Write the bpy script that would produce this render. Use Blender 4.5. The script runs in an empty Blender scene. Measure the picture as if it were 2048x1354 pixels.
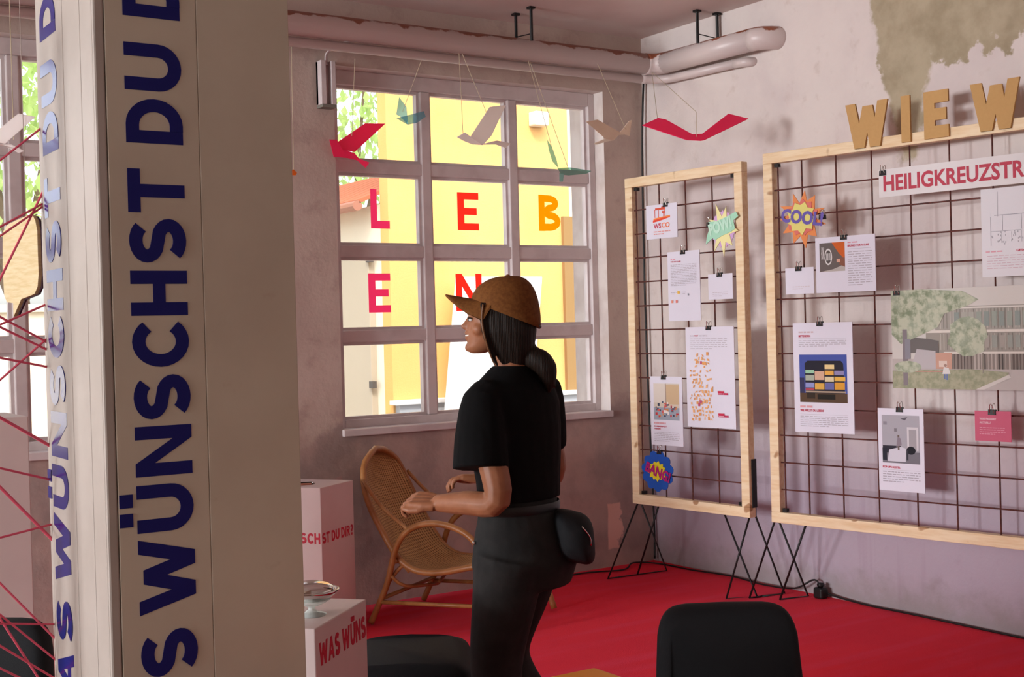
import bpy, bmesh, math, random
from mathutils import Vector, Matrix, Euler
rnd = random.Random(7)
SC = bpy.context.scene
COL = SC.collection
rad = math.radians

# ------------------------------------------------------------------ camera
YAW, ROLL, PITCH, FPX = rad(33.46), rad(1.52), rad(-0.5), 2580.0
fw = Vector((math.sin(YAW) * math.cos(PITCH), math.cos(YAW) * math.cos(PITCH), math.sin(PITCH)))
r0 = Vector((math.cos(YAW), -math.sin(YAW), 0)); u0 = r0.cross(fw)
rt = r0 * math.cos(ROLL) - u0 * math.sin(ROLL); up = r0 * math.sin(ROLL) + u0 * math.cos(ROLL)
cd = bpy.data.cameras.new('camera'); cam = bpy.data.objects.new('camera', cd); COL.objects.link(cam)
cd.sensor_width = 36.0; cd.lens = FPX / 2048 * 36.0; cd.clip_start = 0.05; cd.clip_end = 300
cam.matrix_world = Matrix(((rt.x, up.x, -fw.x, 0), (rt.y, up.y, -fw.y, 0), (rt.z, up.z, -fw.z, 1.5), (0, 0, 0, 1)))
SC.camera = cam

# ------------------------------------------------------------------ light
w = bpy.data.worlds.new('sky'); SC.world = w; w.use_nodes = True
wn = w.node_tree; bg = wn.nodes['Background']
sky = wn.nodes.new('ShaderNodeTexSky'); sky.sky_type = 'NISHITA'; sky.sun_disc = False
sky.sun_elevation = rad(48); sky.sun_rotation = rad(200); sky.air_density = 1.0; sky.dust_density = 3.0
hs = wn.nodes.new('ShaderNodeHueSaturation'); hs.inputs['Saturation'].default_value = .35      # hazy bright sky
wn.links.new(sky.outputs[0], hs.inputs['Color']); wn.links.new(hs.outputs[0], bg.inputs[0]); bg.inputs[1].default_value = 0.48
sd = bpy.data.lights.new('sun', 'SUN'); sd.energy = 1.7; sd.angle = rad(0.6); sd.color = (1, .95, .86)
sun = bpy.data.objects.new('sun', sd); COL.objects.link(sun)
sun.rotation_euler = Vector((.38, .62, -.72)).to_track_quat('-Z', 'Y').to_euler()

def area(name, loc, direction, sx, sy, power, color=(1, .97, .93), portal=False):
    d = bpy.data.lights.new(name, 'AREA'); d.shape = 'RECTANGLE'; d.size = sx; d.size_y = sy
    d.energy = power; d.color = color
    o = bpy.data.objects.new(name, d); COL.objects.link(o); o.location = loc
    o.rotation_euler = Vector(direction).to_track_quat('-Z', 'Y').to_euler()
    if portal: d.cycles.is_portal = True
    return o
# lamps in added windows of the left wall, which the camera does not see
for y, p in ((4.4, 1080), (1.4, 520), (-1.6, 80)):
    area('window_daylight', (-10.12, y, 1.95), (1, 0, 0), 1.8, 1.9, p, (.93, .97, 1))
# lamps added as daylight outside the unseen windows left of the frame
for x, p in ((-.525, 12), (-2.785, 25), (-5.045, 35), (-7.305, 35)):
    area('window_daylight', (x, 6.75, 1.95), (.25, -1, -.1), 1.83, 1.95, p, (.95, .98, 1))
# daylight of the sky is gathered through the openings in view
for x in (3.994, 1.734):
    area('window_portal', (x, 6.62, 1.95), (0, -1, 0), 1.83, 1.95, 1, portal=True)
vs = SC.view_settings
vs.view_transform = 'Standard'; vs.look = 'None'; vs.exposure = 0.14; vs.gamma = 1.0; vs.use_curve_mapping = False
SC.cycles.max_bounces = 8; SC.cycles.diffuse_bounces = 5; SC.cycles.transparent_max_bounces = 16

# ------------------------------------------------------------------ materials
def lin(c):
    if isinstance(c, str):
        c = tuple(int(c[i:i + 2], 16) / 255 for i in (0, 2, 4))
        return tuple((v / 12.92 if v <= .04045 else ((v + .055) / 1.055) ** 2.4) for v in c)
    return tuple(c)
class S:
    """socket with arithmetic, to write node maths as formulas"""
    def __init__(s, nt, k): s.nt, s.k = nt, k
    def op(s, o, b=0.0, c=None, rev=False):
        n = s.nt.nodes.new('ShaderNodeMath'); n.operation = o
        for i, v in enumerate([b, s] if rev else [s, b] + ([c] if c is not None else [])):
            if isinstance(v, S): s.nt.links.new(v.k, n.inputs[i])
            else: n.inputs[i].default_value = v
        return S(s.nt, n.outputs[0])
    def __add__(s, b): return s.op('ADD', b)
    __radd__ = __add__
    def __sub__(s, b): return s.op('SUBTRACT', b)
    def __rsub__(s, b): return s.op('SUBTRACT', b, rev=True)
    def __mul__(s, b): return s.op('MULTIPLY', b)
    __rmul__ = __mul__
    def abs(s): return s.op('ABSOLUTE')
    def min(s, b): return s.op('MINIMUM', b)
    def max(s, b): return s.op('MAXIMUM', b)
    def step(s, a, b):
        n = s.nt.nodes.new('ShaderNodeMapRange'); n.interpolation_type = 'SMOOTHSTEP'
        s.nt.links.new(s.k, n.inputs[0]); n.inputs[1].default_value = a; n.inputs[2].default_value = b
        return S(s.nt, n.outputs[0])
class M:
    """one material under construction"""
    def __init__(s, name, rough=.7, spec=.3, metal=0.0):
        s.m = bpy.data.materials.new(name); s.m.use_nodes = True; s.nt = s.m.node_tree
        s.b = s.nt.nodes['Principled BSDF']; s.b.inputs['Roughness'].default_value = rough
        s.b.inputs['Specular IOR Level'].default_value = spec; s.b.inputs['Metallic'].default_value = metal
    def pos(s):
        g = s.nt.nodes.new('ShaderNodeNewGeometry'); q = s.nt.nodes.new('ShaderNodeSeparateXYZ')
        s.nt.links.new(g.outputs['Position'], q.inputs[0]); return [S(s.nt, q.outputs[i]) for i in range(3)]
    def coord(s, kind='Object', scale=(1, 1, 1)):
        t = s.nt.nodes.new('ShaderNodeTexCoord'); m = s.nt.nodes.new('ShaderNodeMapping')
        m.inputs['Scale'].default_value = scale; s.nt.links.new(t.outputs[kind], m.inputs[0]); return m.outputs[0]
    def noise(s, scale, detail=4, vec=None, rough=.6):
        n = s.nt.nodes.new('ShaderNodeTexNoise'); n.inputs['Scale'].default_value = scale
        n.inputs['Detail'].default_value = detail; n.inputs['Roughness'].default_value = rough
        if vec is None:
            g = s.nt.nodes.new('ShaderNodeNewGeometry'); vec = g.outputs['Position']
        s.nt.links.new(vec, n.inputs['Vector']); return S(s.nt, n.outputs[0])
    def wave(s, scale, dist=2, vec=None, prof='SIN', direction='X', dscale=1.0):
        n = s.nt.nodes.new('ShaderNodeTexWave'); n.inputs['Scale'].default_value = scale
        n.inputs['Distortion'].default_value = dist; n.inputs['Detail Scale'].default_value = dscale
        n.wave_profile = prof; n.bands_direction = direction
        if vec is not None: s.nt.links.new(vec, n.inputs['Vector'])
        return S(s.nt, n.outputs['Fac'])
    def mix(s, f, a, b):
        n = s.nt.nodes.new('ShaderNodeMix'); n.data_type = 'RGBA'
        if isinstance(f, S): s.nt.links.new(f.k, n.inputs[0])
        else: n.inputs[0].default_value = f
        for i, c in ((6, a), (7, b)):
            if isinstance(c, S): s.nt.links.new(c.k, n.inputs[i])
            else: n.inputs[i].default_value = (*lin(c), 1)
        return S(s.nt, n.outputs[2])
    def col(s, c):
        if isinstance(c, S): s.nt.links.new(c.k, s.b.inputs['Base Color'])
        else: s.b.inputs['Base Color'].default_value = (*lin(c), 1)
        return s
    def bump(s, h, strength=.3, dist=.01):
        n = s.nt.nodes.new('ShaderNodeBump'); n.inputs['Strength'].default_value = strength
        n.inputs['Distance'].default_value = dist; s.nt.links.new(h.k, n.inputs['Height'])
        s.nt.links.new(n.outputs[0], s.b.inputs['Normal']); return s
    def translucent(s, amount, color):
        t = s.nt.nodes.new('ShaderNodeBsdfTranslucent'); t.inputs[0].default_value = (*lin(color), 1)
        x = s.nt.nodes.new('ShaderNodeMixShader'); x.inputs[0].default_value = amount
        o = s.nt.nodes['Material Output']
        s.nt.links.new(s.b.outputs[0], x.inputs[1]); s.nt.links.new(t.outputs[0], x.inputs[2])
        s.nt.links.new(x.outputs[0], o.inputs[0]); return s
    def clear(s, amount, color):
        t = s.nt.nodes.new('ShaderNodeBsdfTransparent'); t.inputs[0].default_value = (*lin(color), 1)
        x = s.nt.nodes.new('ShaderNodeMixShader'); x.inputs[0].default_value = amount
        o = s.nt.nodes['Material Output']
        s.nt.links.new(s.b.outputs[0], x.inputs[1]); s.nt.links.new(t.outputs[0], x.inputs[2])
        s.nt.links.new(x.outputs[0], o.inputs[0]); return s
_flat = {}
def flat(c, rough=.6, spec=.25):
    k = (c, rough, spec)
    if k not in _flat: _flat[k] = M('paint_' + str(c), rough, spec).col(c).m
    return _flat[k]

# plaster of the right wall: pale, with a bare grey-brown patch where the paint has come off
m = M('plaster_pale', .85, .2); px, py, pz = m.pos()
big = m.noise(1.3, 5); fine = m.noise(9, 6); n2 = m.noise(4.5, 5)
c = m.mix(big.step(.38, .68), 'd9cdc8', 'cdbfbd'); c = m.mix(fine.step(.55, .75) * .5, c, 'c2b0a9')
nn = (n2 - .5) * .42 + (fine - .5) * .16
A = (4.46 - py).min(pz - 2.74) + nn
B = ((pz - 2.25) * .22 + .05 - (py - 4.27).abs()).min(pz - 2.27) + nn * .35
stain = A.max(B).step(-.015, .02)
c = m.mix(stain, c, m.mix(n2.step(.35, .7), 'b0a28a', '988a72'))
drip = m.noise(1, 3, m.coord('Object', (1, 9, .7))).step(.56, .72) * (2.3 - pz).step(0, 1.2)
c = m.mix(drip * .45, c, 'b59a93')
line = (pz - .985 - (fine - .5) * .03).abs().step(.03, .0) ; c = m.mix(line * .35 * n2, c, 'a88568')
low = (0.98 - pz + (n2 - .5) * .25).step(-.25, .5); c = m.mix(low * .7, c, '9a8ca4')
foot_grey = (0.22 - pz + (fine - .5) * .3).step(0, .2); c = m.mix(foot_grey * .6, c, '8d8781')  # greyer towards the floor, with a ragged edge
m.col(c).bump(fine + n2 * .7, .35, .012); MAT_RIGHT = m.m
# plaster of the window wall: pinkish grey, patchier towards the floor
m = M('plaster_pink', .88, .2); px, py, pz = m.pos()
big = m.noise(1.1, 5); fine = m.noise(8, 6); n2 = m.noise(3.5, 5)
c = m.mix(big.step(.35, .65), 'c4b1a6', 'b6a298'); c = m.mix(fine.step(.52, .72) * .5, c, '9f8780')
low = (1.02 - pz + (n2 - .5) * .5).step(0, .1); c = m.mix(low * .75, c, m.mix(n2.step(.4, .62), 'a98f88', '8d7a78'))
peel = ((.055 - (px - 4.915 - (fine - .5) * .08).abs()).min(.15 - (pz - .25).abs()) + (fine - .5) * .06).step(0, .012)
c = m.mix(peel, c, 'd8aea0')
peel2 = ((.09 - (px - 2.97 - (n2 - .5) * .1).abs()).min(.3 - (pz - .42).abs()) + (fine - .5) * .1).step(0, .015)
c = m.mix(peel2 * .8, c, 'b58f8a')
m.col(c).bump(fine + n2 * .8, .4, .012); MAT_BACK = m.m
m = M('plaster_ceiling', .8, .25); c = m.mix(m.noise(.9, 4).step(.35, .7), 'dccdc8', 'cbb6b1'); m.col(c).bump(m.noise(6, 4), .2, .01); MAT_CEIL = m.m
m = M('carpet_red', .95, .1); f1 = m.noise(1.2, 4); f2 = m.noise(260, 2); lanes = m.noise(1, 3, m.coord('Object', (.7, 7, 1)))
c = m.mix(f1.step(.3, .7), 'e81a2a', 'de142c'); c = m.mix(lanes.step(.45, .7) * .5, c, 'e2304e')
m.b.inputs['Sheen Weight'].default_value = .12; m.b.inputs['Sheen Tint'].default_value = (1, .35, .5, 1)
m.col(c).bump(f2, .5, .004); MAT_CARPET = m.m
m = M('floor_concrete', .8, .2); m.col(m.mix(m.noise(2, 5).step(.3, .7), '6d6862', '7a746d')); MAT_FLOOR = m.m
m = M('pine_wood', .55, .3); v = m.coord('Object', (1, 1, 1)); v2 = m.coord('Object', (2, 18, 18))
g = m.noise(2.2, 4, v2); kn = m.noise(11, 1, v).step(.69, .76)
c = m.mix(g.step(.35, .7), 'ecd6b4', 'e0c096'); c = m.mix(kn * .8, c, '9a6638'); m.col(c).bump(g, .15, .003); MAT_PINE = m.m
m = M('window_paint', .45, .4); m.col(m.mix(m.noise(6, 3).step(.4, .7), 'cfc3c2', 'c2b4b3')); MAT_WIN = m.m
m = M('reveal_plaster', .8, .2); m.col(m.mix(m.noise(5, 4).step(.4, .7), 'd6cbc6', 'c4b6b0')).bump(m.noise(12, 4), .2, .006); MAT_REVEAL = m.m
m = M('glass', .03, .5); m.col('ffffff').clear(.93, 'fdfefe'); MAT_GLASS = m.m
m = M('steel_rusty', .6, .4, .5); m.col(m.mix(m.noise(30, 3).step(.4, .65), '6b3d36', '50302c')); MAT_ROD = m.m
m = M('black_metal', .45, .5, .3); m.col('1b1818'); MAT_BLACK = m.m
m = M('pipe_paint', .38, .5); px, py, pz = m.pos(); n = m.noise(7, 5); n3 = m.noise(2.2, 4)
rust = ((pz - 3.108) * 14 + (n - .5) * 1.6 + (n3 - .5) * 1.8).step(.0, .12)
m.col(m.mix(rust, 'cfc0bd', '8f5038')).bump(n, .2, .004); MAT_PIPE = m.m
m = M('cardboard', .85, .1); n = m.noise(60, 2); m.col(m.mix(n, 'c49c68', 'bb9360')); MAT_CARD = m.m
m = M('column_panel', .62, .3); n = m.noise(2.5, 5); n2 = m.noise(40, 2)
sm = ((m.noise(14, 3)).step(.66, .78)); c = m.mix(n.step(.3, .7), 'bbae9c', 'b1a291'); c = m.mix(sm * .25, c, '9b7f6c')
m.col(c).bump(n2, .08, .002); MAT_COLUMN = m.m
m = M('column_panel_side', .5, .35); n = m.noise(3, 5); st = m.noise(1, 3, m.coord('Object', (9, 9, .5)))
c = m.mix(n.step(.3, .7), 'a69991', '9a8d84'); c = m.mix(st.step(.6, .8) * .5, c, 'a6968b'); m.col(c).bump(n, .1, .003); MAT_COLSIDE = m.m
m = M('vinyl_blue', .16, .5); m.col('1a1a6b'); MAT_VINYL = m.m
MAT_VINYL_MATT = M('vinyl_blue_matt', .55, .2).col('14145e').m
MAT_SEAM = flat('5d5049', .9, .1)
m = M('plinth_white', .5, .3); m.col(m.mix(m.noise(3, 3).step(.3, .7), 'd9c6c2', 'd2bebb')); MAT_PLINTH = m.m
MAT_PINKTEXT = flat('c4283f', .5, .3)
m = M('rattan_weave', .55, .3); uv = m.coord('UV', (1, 1, 1))
wv = m.wave(17, 0, uv, 'SIN', 'X') ; wh = m.wave(24, 0, uv, 'SIN', 'Y'); n = m.noise(14, 3)
h = wv.max(wh * .8); c = m.mix(h.step(.25, .9), '7a5028', 'c89c64'); c = m.mix(n.step(.4, .7) * .4, c, '8c5f30')
m.col(c).bump(h, .8, .004); MAT_WEAVE = m.m
m = M('rattan_pole', .4, .45); n = m.noise(10, 3); m.col(m.mix(n.step(.3, .7), 'b07a48', '96602f')); MAT_POLE = m.m
m = M('chair_fabric_black', .8, .25); n = m.noise(300, 2); m.col('17181b').bump(n, .3, .002); MAT_BLACKFAB = m.m
m = M('skin', .5, .35); m.col(m.mix(m.noise(20, 3).step(.3, .7), '955f42', '895437')); m.b.inputs['Subsurface Weight'].default_value = .08
m.b.inputs['Subsurface Radius'].default_value = (.02, .008, .005); MAT_SKIN = m.m
m = M('tshirt_black', .9, .15); m.col('0b0a0b').bump(m.noise(7, 3), .5, .02); MAT_SHIRT = m.m
m = M('jeans_dark', .85, .2); n = m.noise(9, 4); m.col(m.mix(n.step(.35, .7), '1f1e1e', '2b2928')).bump(n, .5, .012); MAT_JEANS = m.m
m = M('cap_suede', .8, .15); n = m.noise(90, 2); m.col(m.mix(n.step(.3, .7), '744822', '653c1b')).bump(n, .25, .002); MAT_CAP = m.m
m = M('hair_brown', .6, .2); n = m.wave(70, 3, m.coord('Object', (1, 1, .12)), 'SIN', 'X'); m.col(m.mix(n, '0f0906', '24150c')).bump(n, .35, .003); MAT_HAIR = m.m
m = M('yellow_render', .9, .1); n = m.noise(1.2, 4); m.col(m.mix(n.step(.3, .7), 'eebb74', 'e9b36a')).bump(m.noise(60, 3), .3, .01); MAT_YELLOW = m.m
MAT_WHITEWALL = flat('ece2cc', .9, .1)
m = M('leaf_green', .6, .3); m.col(m.mix(m.noise(3, 2).step(.3, .7), 'c2d88e', '9fc468')).translucent(.5, 'd2e69a'); MAT_LEAF = m.m
MAT_STEEL = M('polished_steel', .12, .5, 1.0).col('d8d6d2').m

# ------------------------------------------------------------------ mesh helpers
def tag(o, label=None, cat=None, group=None, kind=None):
    if label: o['label'] = label
    if cat: o['category'] = cat
    if group: o['group'] = group
    if kind: o['kind'] = kind
    return o
def empty(name, loc=(0, 0, 0), rz=0.0):
    o = bpy.data.objects.new(name, None); COL.objects.link(o)
    o.matrix_basis = Matrix.Translation(loc) @ Matrix.Rotation(rz, 4, 'Z'); return o
class MB:
    def __init__(s): s.v, s.f, s.mi, s.uv = [], [], [], None
    def face(s, pts, mi=0):
        k = len(s.v); s.v += [Vector(p) for p in pts]; s.f.append(tuple(range(k, k + len(pts)))); s.mi.append(mi); return s
    def box(s, a, b, mi=0):
        (x0, y0, z0), (x1, y1, z1) = a, b; k = len(s.v)
        s.v += [Vector(p) for p in ((x0, y0, z0), (x1, y0, z0), (x1, y1, z0), (x0, y1, z0), (x0, y0, z1), (x1, y0, z1), (x1, y1, z1), (x0, y1, z1))]
        for q in ((0, 3, 2, 1), (4, 5, 6, 7), (0, 1, 5, 4), (1, 2, 6, 5), (2, 3, 7, 6), (3, 0, 4, 7)):
            s.f.append(tuple(k + i for i in q)); s.mi.append(mi)
        return s
    def prism(s, pts, d, mi=0):
        """flat polygon of 3D points pushed along vector d"""
        d = Vector(d); k = len(s.v); n = len(pts); P = [Vector(p) for p in pts]
        s.v += P + [p + d for p in P]
        s.f.append(tuple(range(k, k + n))); s.f.append(tuple(range(k + 2 * n - 1, k + n - 1, -1)))
        for i in range(n): s.f.append((k + i, k + n + i, k + n + (i + 1) % n, k + (i + 1) % n))
        s.mi += [mi] * (n + 2); return s
    def tube(s, path, r, n=8, closed=False, mi=0, smooth=0, flat_y=1.0):
        P = [Vector(p) for p in path]
        R = list(r) if isinstance(r, (list, tuple)) else [r] * len(P)
        if smooth:
            Q, RR = [], []; L = len(P); rng = range(L if closed else L - 1)
            g = lambda i: P[i % L] if closed else P[max(0, min(L - 1, i))]
            for i in rng:
                a, b, c_, d_ = g(i - 1), g(i), g(i + 1), g(i + 2)
                for j in range(smooth):
                    t = j / smooth
                    Q.append(.5 * ((2 * b) + (c_ - a) * t + (2 * a - 5 * b + 4 * c_ - d_) * t * t + (3 * b - a - 3 * c_ + d_) * t ** 3))
                    RR.append(R[i] * (1 - t) + R[(i + 1) % L] * t)
            if not closed: Q.append(P[-1]); RR.append(R[-1])
            P, R = Q, RR
        k = len(s.v); L = len(P); ref = None
        for i, p in enumerate(P):
            a = P[(i - 1) % L] if (closed or i) else P[0]; b = P[(i + 1) % L] if (closed or i < L - 1) else P[-1]
            t = (b - a).normalized() if (b - a).length > 1e-9 else Vector((0, 0, 1))
            if ref is None: ref = t.orthogonal().normalized()
            ref = (ref - t * ref.dot(t)); ref = ref.normalized() if ref.length > 1e-6 else t.orthogonal().normalized()
            o = t.cross(ref)
            for j in range(n):
                a_ = 2 * math.pi * j / n; s.v.append(p + (ref * math.cos(a_) + o * math.sin(a_) * flat_y) * R[i])
        for i in range(L if closed else L - 1):
            i2 = (i + 1) % L
            for j in range(n):
                j2 = (j + 1) % n; s.f.append((k + i * n + j, k + i * n + j2, k + i2 * n + j2, k + i2 * n + j)); s.mi.append(mi)
        if not closed:
            s.f.append(tuple(k + j for j in range(n - 1, -1, -1))); s.f.append(tuple(k + (L - 1) * n + j for j in range(n))); s.mi += [mi, mi]
        return s
    def rings(s, rings, caps=True, mi=0):
        """loft closed rings of equal point count"""
        k = len(s.v); n = len(rings[0])
        for r in rings: s.v += [Vector(p) for p in r]
        for i in range(len(rings) - 1):
            for j in range(n):
                j2 = (j + 1) % n; s.f.append((k + i * n + j, k + i * n + j2, k + (i + 1) * n + j2, k + (i + 1) * n + j)); s.mi.append(mi)
        if caps:
            s.f.append(tuple(k + j for j in range(n - 1, -1, -1))); s.f.append(tuple(k + (len(rings) - 1) * n + j for j in range(n))); s.mi += [mi, mi]
        return s
    def lathe(s, prof, c=(0, 0, 0), n=24, mi=0):
        c = Vector(c)
        return s.rings([[c + Vector((r * math.cos(2 * math.pi * j / n), r * math.sin(2 * math.pi * j / n), z)) for j in range(n)] for r, z in prof], True, mi)
    def ellipsoid(s, c, r, n=16, m=10, rot=None, mi=0):
        c = Vector(c); R = rot or Matrix.Identity(3); rr = []
        for i in range(m + 1):
            a = math.pi * (i + .02) / (m + .04) - math.pi / 2
            rr.append([c + R @ Vector((r[0] * math.cos(a) * math.cos(2 * math.pi * j / n), r[1] * math.cos(a) * math.sin(2 * math.pi * j / n), r[2] * math.sin(a))) for j in range(n)])
        return s.rings(rr, True, mi)
    def mesh(s, name, mats):
        me = bpy.data.meshes.new(name); me.from_pydata([tuple(v) for v in s.v], [], s.f)
        for q in (mats if isinstance(mats, (list, tuple)) else [mats]): me.materials.append(q)
        if any(s.mi): me.polygons.foreach_set('material_index', s.mi)
        return me
    def build(s, name, mats, parent=None, world=False, smooth=False, bevel=0.0, seg=2, fixn=True, origin=None):
        if parent is not None and world:
            inv = parent.matrix_basis.inverted(); s.v = [inv @ v for v in s.v]
        if origin is not None: s.v = [v - Vector(origin) for v in s.v]
        me = s.mesh(name, mats)
        if fixn:
            b = bmesh.new(); b.from_mesh(me); bmesh.ops.recalc_face_normals(b, faces=b.faces[:]); b.to_mesh(me); b.free()
        if smooth: me.polygons.foreach_set('use_smooth', [True] * len(me.polygons))
        o = bpy.data.objects.new(name, me); COL.objects.link(o)
        if origin is not None: o.location = origin
        if parent is not None: o.parent = parent
        if bevel:
            q = o.modifiers.new('bevel', 'BEVEL'); q.width = bevel; q.segments = seg; q.limit_method = 'ANGLE'; q.angle_limit = rad(50)
        return o
def fuse(name, mb, mat, voxel, parent=None, smooth_iter=4, fac=.5):
    """one continuous skin around overlapping volumes"""
    b = bmesh.new(); b.from_mesh(mb.mesh('tmp', [])); bmesh.ops.recalc_face_normals(b, faces=b.faces[:])
    me = bpy.data.meshes.new('tmp'); b.to_mesh(me); b.free()
    o = bpy.data.objects.new('tmp', me); COL.objects.link(o)
    q = o.modifiers.new('r', 'REMESH'); q.mode = 'VOXEL'; q.voxel_size = voxel; q.use_smooth_shade = True
    q = o.modifiers.new('s', 'SMOOTH'); q.iterations = smooth_iter; q.factor = fac
    bpy.context.view_layer.update(); dg = bpy.context.evaluated_depsgraph_get()
    me2 = bpy.data.meshes.new_from_object(o.evaluated_get(dg)); me2.name = name
    bpy.data.objects.remove(o); me2.materials.clear(); me2.materials.append(mat)
    me2.polygons.foreach_set('use_smooth', [True] * len(me2.polygons))
    r = bpy.data.objects.new(name, me2); COL.objects.link(r)
    if parent is not None: r.parent = parent
    return r

# ------------------------------------------------------------------ lettering drawn with strokes
def ell(cx, cy, rx, ry, a0, a1, n=14):
    return [(cx + rx * math.cos(rad(a0 + (a1 - a0) * i / n)), cy + ry * math.sin(rad(a0 + (a1 - a0) * i / n))) for i in range(n + 1)]
def ribbon(pts, t):
    L, Rr = [], []
    for i, p in enumerate(pts):
        a = Vector(pts[max(0, i - 1)]); b = Vector(pts[min(len(pts) - 1, i + 1)]); p = Vector(p)
        d1 = (p - a).normalized() if i else (b - p).normalized(); d2 = (b - p).normalized() if i < len(pts) - 1 else d1
        n1 = Vector((-d1.y, d1.x)); n2 = Vector((-d2.y, d2.x)); n = (n1 + n2)
        n = n.normalized() if n.length > 1e-6 else n1
        k = t / 2 / max(.5, n.dot(n1)); L.append(p + n * k); Rr.append(p - n * k)
    return [[L[i], L[i + 1], Rr[i + 1], Rr[i]] for i in range(len(pts) - 1)]
def par(x0, y0, x1, y1, wd): return [(x0, y0), (x0 + wd, y0), (x1 + wd, y1), (x1, y1)]
def rect(x0, y0, x1, y1): return [(x0, y0), (x1, y0), (x1, y1), (x0, y1)]
def glyph(ch, t=.22):
    """polygons of one capital letter, cap height 1, and its width"""
    h = t / 2; q = []
    if ch == 'I': w_ = t; q = [rect(0, 0, t, 1)]
    elif ch == 'L': w_ = .62; q = [rect(0, 0, t, 1), rect(t, 0, w_, t * .95)]
    elif ch == 'E': w_ = .66; q = [rect(0, 0, t, 1), rect(t, 0, w_, t * .9), rect(t, 1 - t * .9, w_, 1), rect(t, .5 - t * .43, w_ - .06, .5 + t * .43)]
    elif ch == 'T': w_ = .76; q = [rect(0, 1 - t * .95, w_, 1), rect(w_ / 2 - h, 0, w_ / 2 + h, 1 - t * .95)]
    elif ch == 'H': w_ = .78; q = [rect(0, 0, t, 1), rect(w_ - t, 0, w_, 1), rect(t, .5 - h * .95, w_ - t, .5 + h * .95)]
    elif ch == 'N': w_ = .88; q = [rect(0, 0, t, 1), rect(w_ - t, 0, w_, 1), [(t, 1), (w_ - t, .34), (w_ - t, 0), (t, .66)]]
    elif ch in 'UÜ':
        w_ = .82; q = ribbon([(h, 1)] + ell(w_ / 2, .41, w_ / 2 - h, .41 - h, 180, 360) + [(w_ - h, 1)], t)
        if ch == 'Ü': q += [rect(.13, 1.07, .13 + t, 1.07 + t), rect(w_ - .13 - t, 1.07, w_ - .13, 1.07 + t)]
    elif ch == 'D':
        w_ = .8; q = [rect(0, 0, t, 1)] + ribbon([(t, 1 - h)] + ell(.33, .5, w_ - h - .33, .5 - h, 90, -90) + [(t, h)], t)
    elif ch == 'C': w_ = .8; q = ribbon(ell(.46, .5, .46 - h, .5 - h, 38, 322, 22) , t)
    elif ch == 'S':
        w_ = .78; ry = (.5 - h) / 2
        q = ribbon(ell(w_ / 2, .5 + ry, w_ / 2 - h, ry, 32, 238, 14) + ell(w_ / 2, .5 - ry, w_ / 2 - h, ry, 58, -148, 14), t)
    elif ch == 'A':
        w_ = .98; wd = t * 1.12; q = [par(0, 0, w_ / 2 - wd / 2, 1, wd), par(w_ - wd, 0, w_ / 2 - wd / 2, 1, wd), rect(.24, .2, w_ - .24, .2 + t * .85)]
    elif ch == 'W':
        w_ = 1.36; wd = t * 1.1; a, b = .27, .58
        q = [par(a, 0, 0, 1, wd), par(a, 0, b - .02, .92, wd), par(w_ - a - wd, 0, b - .02, .92, wd), par(w_ - a - wd, 0, w_ - wd, 1, wd)]
    elif ch == 'B':
        w_ = .76; q = [rect(0, 0, t, 1)] + ribbon([(t, 1 - h)] + ell(.36, .765, w_ - .06 - h - .36, .235 - h * .0 - h, 90, -90, 10) + [(t, .53)], t * .9) + ribbon([(t, .51)] + ell(.36, .27, w_ - h - .36, .27 - h, 90, -90, 10) + [(t, h)], t * .95)
    elif ch == 'R':
        w_ = .78; q = [rect(0, 0, t, 1)] + ribbon([(t, 1 - h)] + ell(.36, .72, w_ - .04 - h - .36, .28 - h, 90, -90, 10) + [(t, .44 + h)], t * .95) + [par(w_ - t * 1.15, 0, .26, .46, t * 1.1)]
    elif ch == '?':
        w_ = .62; q = ribbon(ell(.31, .72, .31 - h, .28 - h, 165, -60, 12) + [(.31, .46), (.31, .3)], t * .95) + [rect(.31 - h, 0, .31 + h, t)]
    else: w_ = .3
    return q, w_
def letter(mb, ch, org, ex, ey, width, height, depth, mi=0, t=.22):
    """add a letter: org = lower-left corner, ex/ey = unit directions of text and letter height"""
    q, w_ = glyph(ch, t); org, ex, ey = Vector(org), Vector(ex), Vector(ey); n = ex.cross(ey).normalized()
    for i_, poly in enumerate(q):
        depth += .00006 if i_ else 0
        mb.prism([org + ex * (x / w_ * width) + ey * (y * height) for x, y in poly], n * depth, mi)
def text_mesh(mb, s_, org, ex, ey, width, height, depth, bold=.0, mi=0):
    """a line of text in the built-in font, fitted into width x height"""
    cu = bpy.data.curves.new('t', 'FONT'); cu.body = s_; cu.offset = bold; cu.resolution_u = 3
    o = bpy.data.objects.new('t', cu); COL.objects.link(o); bpy.context.view_layer.update()
    me = bpy.data.meshes.new_from_object(o.evaluated_get(bpy.context.evaluated_depsgraph_get())); bpy.data.objects.remove(o)
    xs = [v.co.x for v in me.vertices]; ys = [v.co.y for v in me.vertices]
    if not xs: return
    x0, x1, y0, y1 = min(xs), max(xs), min(ys), max(ys); org, ex, ey = Vector(org), Vector(ex), Vector(ey); n = ex.cross(ey).normalized()
    k = len(mb.v)
    for v in me.vertices: mb.v.append(org + ex * ((v.co.x - x0) / (x1 - x0) * width) + ey * ((v.co.y - y0) / (y1 - y0) * height) + n * depth)
    for p in me.polygons: mb.f.append(tuple(k + i for i in p.vertices)); mb.mi.append(mi)
    bpy.data.meshes.remove(me)
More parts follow.
